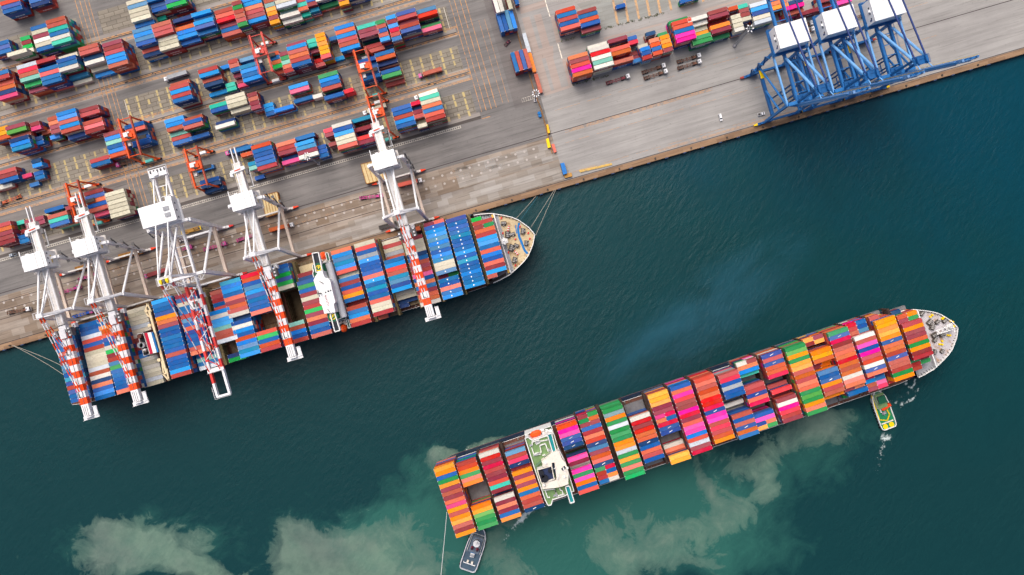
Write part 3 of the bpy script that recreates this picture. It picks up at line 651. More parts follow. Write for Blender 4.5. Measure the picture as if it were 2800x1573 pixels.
for x, y in ((445, 708), (695, 888), (425, 993), (730, 770)): p = fr2.px('W2', x, y, 34); mb.tube(p, p + Vector((0, 0, 1.2)), .8, .5, n=8)
mb.build('radar_mast', WHT, S2)
p = fr2.px('W2', 680, 776, 34.05); mb = MB(); mb.box(p, (2.6, 1.6, .1), .4); mb.build('roof_hatch', NAVY, S2)
for a, b in (((240, 345), (385, 292)),):
    mb = MB(); lifeboat(mb, fr2.px('W2', *a, 22), fr2.px('W2', *b, 22), 1.9); mb.build('lifeboat', ORL, S2)
house(fr2, S2, 'boat_deck', 'W2', [(165, 330), (515, 215), (548, 308), (470, 338), (270, 402), (212, 360)], 19.5, 9.2, [WHT, paint('dim_green_deck', (70, 92, 66))], rim=(1.0, .3, WHT))
mb = MB()
for x, y in ((400, 270), (450, 285), (500, 275), (418, 300)): mb.box(fr2.px('W2', x, y, 20.3), (2.2, 1.1, 1.5), .3)
mb.beam(fr2.px('W2', 440, 262, 21.5), fr2.px('W2', 525, 282, 21.5), .6); mb.build('davit', WHT, S2)
# ---- deckhouse and funnel of ship 1
house(fr1, S1, 'deckhouse', 'V4', [(272, 480), (300, 350), (490, 320), (705, 1045), (640, 1065), (560, 1090), (470, 1110), (430, 1010)], 26, 9.2, [WHT, DGREEN], rim=(1.0, .4, WHT))
mb = MB()
n = 10; a, b = fr1.px('V4', 462, 335, 29), fr1.px('V4', 668, 1052, 29); d = (b - a); x_ = Vector((1, 0, 0)); vs_ = []
for p in (a, b):
    for k in range(n + 1):
        t_ = math.pi * k / n; vs_.append(p + Vector((math.cos(t_) * 2.0, 0, math.sin(t_) * 1.9 - 1.9)))
mb.add(vs_, [(k, k + 1, n + 2 + k, n + 1 + k) for k in range(n)] + [tuple(range(n, -1, -1)), tuple(range(n + 1, 2 * n + 2))]); mb.build('curved_fairing', SILV, S1)
house(fr1, S1, 'bridge_roof', 'V4', [(276, 562), (300, 510), (335, 460), (392, 440), (412, 500), (430, 530), (480, 545), (498, 580), (512, 650), (530, 720), (550, 800), (562, 850), (542, 880), (562, 985), (420, 1003), (385, 890), (358, 868), (350, 790)], 35, 26, [WHT, WHT2])
wing_b = paint('wing_dark', (30, 36, 46), .5, .15, .2)
house(fr1, S1, 'bridge_wing', 'V4', [(264, 208), (345, 195), (398, 438), (315, 460)], 33, 30.6, [WHT, wing_b], rim=(1.0, .55, WHT))
house(fr1, S1, 'bridge_wing', 'V4', [(500, 1003), (558, 985), (630, 1222), (562, 1240)], 33, 30.6, [WHT, wing_b], rim=(1.0, .55, WHT))
for x, y in ((343, 402), (530, 1043)):
    p = fr1.px('V4', x, y, 33.05); mb = MB(); mb.tube(p, p + Vector((0, 0, .1)), 3.0, n=20, mi=1); mb.tube(p, p + Vector((0, 0, .16)), 1.75, n=20, mi=0); mb.tube(p, p + Vector((0, 0, .2)), 1.3, n=20, mi=1); mb.box(p + Vector((-.1, .2, .22)), (.3, 1.6, .1), 0, 0); mb.tube(p + Vector((.25, .45, .16)), p + Vector((.25, .45, .28)), .5, n=10, mi=0)
    mb.build('roundel', [YEL, DGREEN], S1)
o = text_mesh('call_sign', '9HA3731', 1.75, REDT); q0, q1 = WP('V4', 430, 765, 35.05), WP('V4', 470, 895, 35.05); o.parent = S1; o.location = fr1.loc((q0 + q1) / 2)
o.rotation_euler = (0, 0, math.atan2(q1.y - q0.y, q1.x - q0.x) - SH1)
mb = MB()
for x, y, r in ((437, 720, .35), (472, 706, .5), (502, 694, .4)): p = fr1.px('V4', x, y, 35); mb.tube(p, p + Vector((0, 0, .5)), r, n=8)
mb.build('roof_vents', BLK, S1)
mb = MB(); p = fr1.px('V4', 372, 735, 35); mb.tube(p, p + Vector((0, 0, 7)), .5, .25); mb.box(p + Vector((0, 0, 4)), (.4, 4.2, .4)); mb.box(p + Vector((0, 0, 6)), (.3, 2.6, .3)); p = fr1.px('V4', 385, 590, 35)
mb.beam(p + Vector((-.9, .9, .5)), p + Vector((.9, -.9, 1)), .4); p = fr1.px('V4', 480, 950, 35); mb.beam(p + Vector((-.7, .7, .5)), p + Vector((.4, -1.4, 1.4)), .3); mb.build('radar_mast', MACH, S1)
for q in ([(270, 360), (300, 350), (312, 455), (280, 478)], [(455, 1010), (490, 1000), (520, 1085), (470, 1100)], [(410, 318), (495, 305), (500, 330), (416, 345)], [(590, 1062), (705, 1045), (712, 1075), (600, 1095)], [(437, 205), (470, 200), (498, 300), (462, 310)], [(715, 1085), (740, 1080), (768, 1185), (740, 1195)]):
    house(fr1, S1, 'side_platform', 'V4', q, 22, 9.2, [WHT, DGREEN], rim=(1.0, .35, WHT))
for a, b in (((362, 250), (442, 232)), ((632, 1205), (718, 1185))):
    mb = MB(); p, q = fr1.px('V4', *a, 20), fr1.px('V4', *b, 20); lifeboat(mb, p, q, 2.3); mb.build('lifeboat', ORL, S1)
mb = MB()
for x, y in ((400, 285), (440, 290), (470, 275), (640, 1120), (690, 1110), (700, 1140)): mb.box(fr1.px('V4', x, y, 19), (1.8, 1.4, 1.6), .4)
mb.build('davit', CREAMP, S1)
house(fr1, S1, 'engine_casing', 'V1', [(1200, 400), (1275, 385), (1360, 660), (1285, 690)], 25, 9.2, [WHT, BLK], rim=(1.1, .3, WHT))
house(fr1, S1, 'funnel_band', 'V1', [(1279, 392), (1315, 385), (1390, 658), (1352, 670)], 28, 9.2, [RED, paint('funnel_crimson', (186, 12, 52), .5, .06, .1)], 'crimson funnel band')
house(fr1, S1, 'funnel_band', 'V1', [(1317, 387), (1362, 380), (1438, 645), (1392, 657)], 28, 9.2, [WHT, WHT2], 'white funnel band')
house(fr1, S1, 'funnel_band', 'V1', [(1368, 382), (1386, 380), (1462, 640), (1444, 645)], 28, 9.2, [BLU, BLU], 'blue funnel band')
for x, y, r, m_ in ((1250, 545, 1.7, GREY), (1280, 548, 1.5, GREY), (1308, 610, .8, WHT), (1312, 632, .8, MACH), (1315, 655, .9, BLK), (1240, 430, 1.2, RUSTD)):
    mb = MB(); p = fr1.px('V1', x, y, 25); mb.tube(p, p + Vector((0, 0, 2.6)), r, n=12); mb.build('exhaust_pipe', m_, S1)
house(fr1, S1, 'hatch_slab', 'V4', [(55, 395), (270, 330), (285, 440), (80, 500)], 12.6, 9.2, [FC1, paint('rusty_cream_slab', (206, 190, 150), .8, .12, .5, (150, 110, 66))])
mb = MB(); c1, c2 = fr1.px('V2', 160, 250, 26), fr1.px('V2', 445, 1255, 26)
mb.beam(fr1.px('V2', 185, 330, 26), fr1.px('V2', 415, 1165, 26), 1.2, 1.2)
for a, b in (((160, 240), (135, 355)), ((135, 355), (210, 350)), ((160, 240), (210, 350)), ((190, 530), (245, 525)), ((320, 985), (355, 990)), ((445, 1258), (365, 1165)), ((365, 1165), (415, 1165)), ((445, 1258), (415, 1100)), ((350, 990), (375, 1160)), ((135, 355), (190, 420))):
    mb.beam(fr1.px('V2', *a, 26), fr1.px('V2', *b, 26), .8, .8)
for k in range(6): p = c1.lerp(c2, (k + .5) / 6); mb.beam((p.x, p.y, 9.2), (p.x, p.y, 26), .7)
for x, y in ((195, 530), (320, 985), (150, 340)): p = fr1.px('V2', x, y, 26); mb.tube(p, p + Vector((0, 0, .9)), 1.0, n=8)
mb.build('stores_gantry', paint('cream_gantry', (222, 204, 164), .6, .1, .4, (150, 106, 60)), S1)
# mooring and tow lines
def rope(a, b, sag, label, nm='mooring_line', col=None, r=.13):
    mb = MB(); pts = [a.lerp(b, i / 10) - Vector((0, 0, sag * 4 * (i / 10) * (1 - i / 10))) for i in range(11)]
    for p, q in zip(pts[:-1], pts[1:]): mb.tube(p, q, r, n=5)
    tag(mb.build(nm, col or ROPE), label, 'rope', 'mooring lines of the berthed ship' if nm == 'mooring_line' else None)
TRP = paint('teal_rope', (26, 96, 116), .8)
for a, b, l, c in (((1412, 597), (1466, 536), 'pale mooring line, nearest the berth of those at the bow', None), ((1424, 600), (1470, 538), 'dark teal mooring line from the bow to the quay', TRP),
                   ((1452, 621), (1516, 519), 'pale mooring line from the bow, second from its tip', None), ((1464, 645), (1520, 518), 'pale mooring line from the very tip of the bow', None)): rope(P(*a, 13), P(*b, .8), 1.0, l, col=c)
rope(P(168, 1000, 10), P(35, 945, .6), 1.5, 'upper of two stern mooring lines reaching left across the water'); rope(P(172, 1024, 10), P(33, 944, .6), 1.5, 'lower of two stern mooring lines reaching left across the water')
rope(P(1222, 1400, 8), P(1203, 1600, -2.2), 1.0, 'pale towing line trailing astern of the sailing ship past the navy tug', 'towing_line', WHT, .16)
# ------------------------------------------------------------------ quay cranes (local frame: x along the quay, y landward, origin between the waterside legs)
CRW = paint('crane_white', (226, 226, 226), .45, .06, .3, (150, 140, 132), nscale=.12); CRWD = paint('crane_white_weathered', (214, 210, 204), .55, .12, .5, (156, 128, 110), nscale=.3)
CRC = paint('crane_cream_rusty', (214, 196, 178), .6, .12, .5, (172, 120, 96), nscale=.25); CRO = paint('crane_orange_red', (236, 74, 12), .5, .07, .2); CRR = paint('crane_red', (216, 62, 56), .5, .07, .2)
CRG = paint('crane_machinery', (98, 96, 96), .6, .3, .4); GLS = paint('cab_glass', (44, 58, 72), .15, .1, .05); BOGI = paint('bogie_red', (232, 62, 20), .5, .1, .25); LET = paint('emblem_yellow', (214, 190, 120), .5, .05, .1)
def stripe(mb, a, b, w, h, n, c0, c1, start=0, taper=None):
    a, b = Vector(a), Vector(b)
    for k in range(n): mb.beam(a.lerp(b, k / n), a.lerp(b, (k + 1) / n), w, h, c0 if (k + start) % 2 == 0 else c1)
def lattice(mb, a, b, w, n, r, mi=0):
    a, b = Vector(a), Vector(b); d = (b - a).normalized(); x = d.cross(Vector((0, 0, 1))).normalized() * w / 2
    for k in range(n):
        p, q = a.lerp(b, k / n), a.lerp(b, (k + 1) / n); mb.beam(p - x, p + x, r, r, mi); mb.beam(p - x if k % 2 else p + x, q + x if k % 2 else q - x, r, r, mi)
def railing(mb, pts, mi=0, closed=False):
    pts = [Vector(p) for p in pts]; seg = list(zip(pts[:-1], pts[1:])) + ([(pts[-1], pts[0])] if closed else [])
    for a, b in seg:
        for z in (.55, 1.1): mb.beam(a + Vector((0, 0, z)), b + Vector((0, 0, z)), .1, .1, mi)
        n = max(1, int((b - a).length / 2))
        for k in range(n): p = a.lerp(b, k / n); mb.beam(p, p + Vector((0, 0, 1.1)), .1, .1, mi)
def quay_crane(label, rustleg=True):
    t = thing('quay_crane', label, 'crane', group='white and orange quay cranes'); W = 9.9; G = 30.5; ZT = 38.0; LN = 3.2
    for y in (0, G):
        for sx in (-1, 1):
            m = MB(); m.box((sx * W, y, 1.1), (8.5, 1.3, 1.0), 0, 0); m.box((sx * W, y, 2.0), (5, 1.1, .9), 0, 0)
            for k in (-3.2, -1.1, 1.1, 3.2): m.tube((sx * W + k, y - .35, .5), (sx * W + k, y + .35, .5), .48, n=10, mi=1)
            b = m.build('bogie', [CRWD, CRG], t)
            m = MB(); m.beam((sx * (W + 4.2), y, 1.4), (sx * (W + 7.4), y, 1.2), 1.5, 1.5, w2=.5, h2=.6); m.build('buffer', BOGI, b)
            l = MB(); top = (sx * W * .99, y + LN, ZT); l.beam((sx * W, y, 2.3), top, 1.7, 1.5, w2=1.9, h2=1.7)
            l.build('leg', CRW, t)
        m = MB(); m.beam((-W, y, 3.0), (W, y, 3.0), .9, 1.5); m.build('sill_beam', CRWD, t)
    for sx in (-1, 1):
        m = MB(); m.beam((sx * W, .6, 12.2), (sx * W, G + .2, 12.2), 1.5, 1.7); m.build('portal_beam', CRC, t)
        m = MB(); m.tube((sx * W, G + .8, 14), (sx * W * .99, LN + .6, ZT - 1.2), .62, n=8); m.build('diagonal_brace', CRW, t)
    m = MB(); m.beam((-W, LN + .1, ZT), (W, LN + .1, ZT), 1.5, 1.8); m.build('cross_beam', CRW, t)
    m = MB(); m.beam((-W, G + LN, ZT + .4), (W, G + LN, ZT + .4), 1.5, 1.8); m.build('cross_beam', CRW, t)
    AP = 51.0; m = MB()
    for sx in (-1, 1): m.beam((sx * W * .97, LN, ZT), (sx * .9, LN - 1.0, AP), 1.2, 1.2)
    m.box((0, LN - 1, AP + .3), (3.4, 2.4, 1.4)); railing(m, [(-2.4, LN - 2.6, AP + .9), (2.4, LN - 2.6, AP + .9), (2.4, LN + .8, AP + .9), (-2.4, LN + .8, AP + .9)], closed=True); m.build('apex_frame', CRW, t)
    # landside girder, boom, rear rails
    m = MB(); m.beam((0, -4.5, 32.4), (0, 57, 32.4), 4.2, 3.0); m.box((1.4, 26, 34.1), (.9, 58, .3), 0, 1); m.box((-1.4, 26, 34.1), (.5, 58, .3), 0, 1)
    for k in range(14): m.box((0, 1 + k * 4, 34.0), (4.4, .18, .16), 0, 1)
    railing(m, [(2.3, -4, 33.9), (2.3, 57, 33.9)]); railing(m, [(-2.3, -4, 33.9), (-2.3, 57, 33.9)]); m.build('girder', [CRWD, CRW], t)
    m = MB()
    for sx in (-1, 1): m.beam((sx * 1.15, 56, 33), (sx * 1.15, 66, 33), .55, 1.0)
    for k in range(4): m.beam((-1.1, 58 + k * 2.3, 33), (1.1, 58 + k * 2.3, 33), .25, .25, 1)
    m.build('rear_rails', [CRW, CRG], t)
    m = MB(); m.box((0, 52.5, 34.6), (8.5, 2.0, .8), .12, 0); m.box((0, 52.5, 35.2), (3.6, .5, .3), .1, 1); m.box((-4.2, 51, 33.6), (1.6, 2.4, 2.0), 0, 0); m.box((4.6, 50.5, 33.6), (1.8, 3, 2), 0, 2)
    m.box((5.4, 46, 33.2), (1.0, 9.5, .2), 0, 2); railing(m, [(3.8, 41.5, 33.3), (6.1, 41.5, 33.3), (6.1, 51, 33.3)]); m.build('festoon_platform', [CRW, CRO, CRG], t)
    m = MB(); m.box((0, -6.5, 32.4), (4.2, 5, 3.0), 0, 0); n = 11; y0, y1 = -8.5, -51.0
    for k in range(n):
        a, b = y0 + (y1 - y0) * k / n, y0 + (y1 - y0) * (k + 1) / n
        m.box((0, (a + b) / 2, 32.4), (4.2, abs(b - a), 3.0), 0, 1 if k % 2 == 0 else 0); m.box((.2, (a + b) / 2, 34.0), (.18, abs(b - a), .2), 0, 2)
        for sx in (-1, 1): m.box((sx * 2.35, (a + b) / 2, 34.2), (.1, abs(b - a), .1), 0, 1 if k % 2 == 0 else 0)
    m.box((0, -54.4, 32.4), (4.2, 6.8, 3.0), 0, 0)
    for k in (-1.2, -.2, .9): m.box((k, -54.6, 34.0), (.15, 5.8, .16), 0, 2)
    bo = m.build('boom', [CRW, CRO, CRG], t)
    m = MB(); m.box((.6, -58.9, 31.6), (9.2, 2.2, .4)); m.box((4.2, -55.9, 32.2), (2.2, 5.4, .3), 0, 0); m.box((0, -58.5, 33.0), (4.4, .7, 2.4))
    railing(m, [(-4, -60.0, 31.8), (5.3, -60.0, 31.8), (5.3, -53.3, 32.2), (3.2, -53.3, 32.2)]); m.build('tip_platform', [CRW], bo)
    for yy in (-20, -45):
        m = MB(); m.box((0, yy, 34.2), (2.4, 2.6, .5), 0, 0); m.box((.9, yy, 34.6), (.35, 3.6, .9), 0, 0); m.box((-.9, yy, 34.6), (.35, 3.6, .9), 0, 1); m.build('stay_bracket', [CRW, CRG], bo)
    for yy, n in ((-20, 7), (-45, 12)):
        for sx in (-.9, .9):
            m = MB(); stripe(m, (sx, LN - 1.4, AP), (sx * .8, yy, 36.7), .42, .42, n, 1, 0); m.build('forestay', [CRW, CRO], t)
    for sx in (-.95, .95):
        m = MB(); m.beam((sx, LN - .6, AP), (sx * 3.0, 28.5, 37.8), .75, .75); m.build('backstay', CRW, t)
    m = MB(); hx, hy = .2, G + 3.0; m.box((hx, hy, 38.9), (13.2, 8.8, 9.2), 0, 0); m.box((hx - .05, hy, 43.6), (13.4, 9.0, .35), 0, 1); m.box((hx + 5.0, hy, 43.85), (.12, 9.0, .12), 0, 2); m.box((hx + 1.4, hy, 43.84), (.1, 9.0, .12), 0, 2); 
    for k in (-2.8, 0, 2.8): m.box((hx + 6.62, hy + k, 41.5), (.08, .9, .9), 0, 3)
    m.box((hx + 1.2, hy - 4.55, 42.2), (5, .2, .7), 0, 3); m.box((hx - 6.3, hy + 5.6, 44.2), (.35, 3.0, .35), 0, 1)
    m.box((hx + 2.6, hy + 4.6, 43.0), (1.6, .6, 1.0), 0, 0); m.box((hx - 3, hy + 4.7, 43.0), (1.6, .7, 1.0), 0, 0)
    hs = m.build('machinery_house', [CRW, WHT2, CRG, GLS], t)
    m = MB(); m.box((hx + 6.66, hy - 1.2, 38.8), (.06, 2.6, 1.2)); m.tube((hx + 6.64, hy + 1.4, 39.2), (hx + 6.72, hy + 1.4, 39.2), .9, n=3); m.build('emblem', LET, hs)
    m = MB(); m.box((hx, hy, 34.1), (15, 10.4, .3)); railing(m, [(-7.5 + hx, hy - 5.2, 34.3), (7.5 + hx, hy - 5.2, 34.3), (7.5 + hx, hy + 5.2, 34.3), (-7.5 + hx, hy + 5.2, 34.3)], closed=True); m.build('house_walkway', CRWD, hs)
    m = MB(); m.box((0, -9.5, 34.6), (3.6, 5, 1.0), 0, 1); m.box((3.9, -9, 33.2), (2.6, 4.6, 3.2), 0, 0); m.box((-3.9, -9, 33.2), (2.2, 4.6, 2.6), 0, 0)
    for k in range(5): m.tube((-4.2 if k % 2 else 4.2, -11 + k, 34.9), (-4.2 if k % 2 else 4.2, -11 + k, 35.5), .5, n=8, mi=1)
    tr = m.build('trolley', [CRG, CRW], t)
    m = MB(); m.box((3.4, -5.4, 27.8), (2.2, 2.6, 2.6), 0, 0); m.box((3.4, -6.74, 27.4), (2.0, .06, 1.4), 0, 1); m.box((3.4, -5.4, 29.4), (.6, .6, 1.2), 0, 0); m.build('operator_cab', [CRW, GLS], tr)
    m = MB()
    for k in range(6): a = (W + 1.6, G - .2 + LN * (k / 6.) , 4 + k * 5.6); b = (W + 1.6, G + LN * ((k + 1) / 6.) + (2.2 if k % 2 else -2.2), 4 + (k + 1) * 5.6); m.beam(a, b, .8, .2); m.box((W + 1.5, b[1], b[2]), (1.8, 1.6, .15))
    m.build('stairs', CRG, t)
    for c in t.children:
        if c.name.split('.')[0] in ('girder', 'boom', 'rear_rails', 'festoon_platform', 'trolley'): c.location.z = 2.4
    return t
def at_quay(s, t): p = Q(s, t); return (p.x, p.y, 0)
def foot(xr, yr, t=-14.0, half=9.9):        # from the photo pixel of the right waterside foot
    s, _ = to_st(P(xr, yr)); p = Q(s - half / MPP, t); return (p.x, p.y, 0)
qc = quay_crane('white quay crane over the bow bays of the berthed ship, rightmost of the five'); qc.location = foot(1170.5, 602); qc.rotation_euler = (0, 0, QA)
dup(qc, foot(823, 699.6), QA, 'white single-boom quay crane just left of the ship\'s white-roofed bridge')
dup(qc, foot(436, 814), QA, 'white single-boom quay crane second from the left, beside the funnel')
dup(qc, foot(312, 848.5), QA, 'leftmost white quay crane, boom over the stern of the berthed ship')
# red-white twin boom crane
def twin_crane():
    t = thing('quay_crane', 'tall white quay crane with twin red and white lattice boom and largest house', 'crane', foot(647.5, 752, half=11.7), QA, 'white and orange quay cranes'); W = 11.7; G = 30.5; ZT = 43.0; LN = 1.6; ZG = 36.0
    for y in (0, G):
        for sx in (-1, 1):
            m = MB(); m.box((sx * W, y, 1.1), (9, 1.4, 1.1)); m.box((sx * W, y, 2.1), (5, 1.2, 1))
            for k in (-3.4, -1.2, 1.2, 3.4): m.tube((sx * W + k, y - .4, .5), (sx * W + k, y + .4, .5), .5, n=10, mi=1)
            b = m.build('bogie', [CRW, CRG], t); m = MB(); m.beam((sx * (W + 4.4), y, 1.4), (sx * (W + 7), y, 1.2), 1.4, 1.4, w2=.7, h2=.7); m.build('buffer', RED, b)
            m = MB(); m.beam((sx * W, y, 2.4), (sx * W, y + LN, ZT), 1.9, 1.7, w2=2.0, h2=1.9); m.build('leg', CRW, t)
        m = MB(); m.beam((-W, y, 3.4), (W, y, 3.4), 1.1, 1.8); m.build('sill_beam', CRW, t)
    for sx in (-1, 1):
        m = MB(); m.beam((sx * W, .7, 13.5), (sx * W, G, 13.5), 1.8, 2.2); m.build('portal_beam', CRC, t)
        m = MB(); m.tube((sx * W, G + .8, 16), (sx * W, LN + .6, ZT - 1), .75, n=8); m.build('diagonal_brace', CRW, t)
    for y in (LN, G + LN):
        m = MB(); m.beam((-W, y, ZT), (W, y, ZT), 1.6, 2.2)
        if y == LN: lattice(m, (-W, y - 2.6, ZT), (W, y - 2.6, ZT), 2.6, 9, .25); railing(m, [(-W, y - 4, ZT), (W, y - 4, ZT)])
        m.build('cross_beam', CRW, t)
    AP = 64.0; m = MB()
    for sx in (-1, 1):
        m.beam((sx * 7.4, LN, ZT), (sx * 3.2, LN - .5, AP), 1.2, 1.2)
    m.beam((-3.4, LN - .5, AP), (3.4, LN - .5, AP), 1.0, 1.2); m.box((0, LN - 2, AP + .2), (8, 4, .25)); railing(m, [(-4, LN - 4, AP + .3), (4, LN - 4, AP + .3), (4, LN, AP + .3), (-4, LN, AP + .3)], closed=True)
    m.build('apex_frame', CRW, t)
    for sx, c in ((-1.8, YEL), (1.6, YEL), (0, CRG)):
        m = MB(); m.box((sx, LN - 2, AP + 1.1), (1.3, 1.6, 1.4)); m.tube((sx - .4, LN - 3.2, AP + 1), (sx + .4, LN - 3.2, AP + 1), .7, n=10); m.build('rope_sheave', c, t)
    m = MB()
    for sx in (-1, 1): m.beam((sx * 3.6, -3, ZG), (sx * 3.6, 64, ZG), 1.1, 2.0)
    for k in range(11): m.beam((-3.6, 2 + k * 6, ZG), (3.6, 2 + k * 6, ZG), .4, .4)
    railing(m, [(4.6, -3, ZG + 1), (4.6, 64, ZG + 1)]); railing(m, [(-4.6, -3, ZG + 1), (-4.6, 64, ZG + 1)]); m.build('girder', CRW, t)
    m = MB(); m.box((0, 63.5, ZG + 1.6), (10, 4.4, 1.8), 0, 0); m.box((-1, 63, ZG + 2.8), (2.6, 2.4, 1.2), 0, 0); m.box((0, 66, ZG + .6), (8.6, 1.4, .3), 0, 1)
    for k in range(5): m.tube((-4 + k * 2, 64.5, ZG + 2.4), (-3.4 + k * 2, 64.5, ZG + 2.4), .9, n=10, mi=1)
    railing(m, [(-5.4, 60.5, ZG + 1), (-5.4, 67, ZG + 1), (5.4, 67, ZG + 1), (5.4, 60.5, ZG + 1)]); m.build('rear_platform', [CRW, CRG], t)
    m = MB()
    for sx in (-1, 1):
        stripe(m, (sx * 3.6, -3, ZG), (sx * 3.6, -60, ZG), 1.25, 2.2, 9, 1, 0, 0 if sx < 0 else 1); m.beam((sx * 3.6, -60, ZG), (sx * 3.6, -68, ZG), 1.25, 2.2, 0)
        stripe(m, (sx * 1.0 + 1.6, -6, ZG + 4.6), (sx * 1.0 + 1.6, -46, ZG + 2), .4, .4, 10, 0, 1, 0 if sx < 0 else 1)
    for k in range(8):
        a, b = -4 - k * 6, -10 - k * 6; m.beam((-3.6 if k % 2 else 3.6, a, ZG + 1), (3.6 if k % 2 else -3.6, b, ZG + 1), .35, .35, k % 2)
    for y in (-20, -52): m.beam((-3.6, y, ZG), (3.6, y, ZG), .9, .9, 1 if y == -20 else 0)
    bo = m.build('boom', [CRW, CRR], t)
    m = MB(); m.box((0, -53, ZG + 1.3), (9.4, 1.6, .4)); m.box((0, -68, ZG), (8.4, 1.2, 1.6)); railing(m, [(-4.6, -62, ZG + 1), (-4.6, -69, ZG + 1), (4.6, -69, ZG + 1), (4.6, -62, ZG + 1)])
    railing(m, [(-4.7, -54, ZG + 1.5), (4.7, -54, ZG + 1.5)]); m.build('tip_platform', CRW, bo)
    for yy, sx, n in ((-32, -4.2, 7), (-32, 3.2, 7), (-54, -4.4, 11), (-54, 3.0, 11)):
        m = MB(); stripe(m, (sx * .85, LN - 1, AP), (sx * .85, yy, ZG + 1), .4, .4, n, 1, 0); m.build('forestay', [CRW, CRR], t)
    for sx in (-1, 1):
        m = MB(); m.beam((sx * 3.1, LN, AP), (sx * 3.8, 61, ZG + 1.2), .55, .55); m.build('backstay', CRW, t)
        m = MB(); m.beam((sx * 3.3, LN, AP - .5), (sx * 4, G - 1, ZT), .9, .9); m.build('apex_strut', CRW, t)
    m = MB(); hy = G + 7.5; m.box((-1, hy, 46.6), (19, 11.4, 6.6), 0, 0); m.box((-1, hy, 50.0), (19.2, 11.6, .3), 0, 1); m.box((6.8, hy + 6.6, 46.4), (3.4, 2.6, 6.2), 0, 0)
    for k in (0, 1): m.box((4.6, hy + 1.6 - k * 3.6, 50.4), (3.2, 2.2, .6), 0, 2)
    for k in (-4, 0, 4): m.box((8.55, hy + k, 47), (.1, 1, 1), 0, 3)
    hs = m.build('machinery_house', [CRW, WHT2, GREY, GLS], t)
    m = MB(); m.box((-1, hy, 43.1), (21, 13.4, .3)); railing(m, [(-11.5, hy - 6.7, 43.3), (9.5, hy - 6.7, 43.3), (9.5, hy + 6.7, 43.3), (-11.5, hy + 6.7, 43.3)], closed=True); m.build('house_walkway', CRW, hs)
    m = MB(); m.box((0, -14, ZG + 1.2), (7, 5, .8), 0, 1); m.box((0, -14, ZG + 2), (3, 3, 1.2), 0, 0); tr = m.build('trolley', [CRG, CRW], t)
    m = MB(); m.box((2.6, -9.6, ZG - 3.4), (2.3, 2.8, 2.7), 0, 0); m.box((2.6, -11.04, ZG - 3.6), (2, .06, 1.5), 0, 1); m.build('operator_cab', [CRW, GLS], tr)
    m = MB()
    for k in range(7): m.beam((-W - 1.6, G + (1.8 if k % 2 else -1.8), 4 + k * 5.4), (-W - 1.6, G + (-1.8 if k % 2 else 1.8), 9.4 + k * 5.4), .8, .2); m.beam((W - .4, 2.2 + k * .2, 4 + k * 5.4), (W - .4, .6 + k * .2, 9.4 + k * 5.4), .3, .2)
    m.build('stairs', CRG, t)
twin_crane()
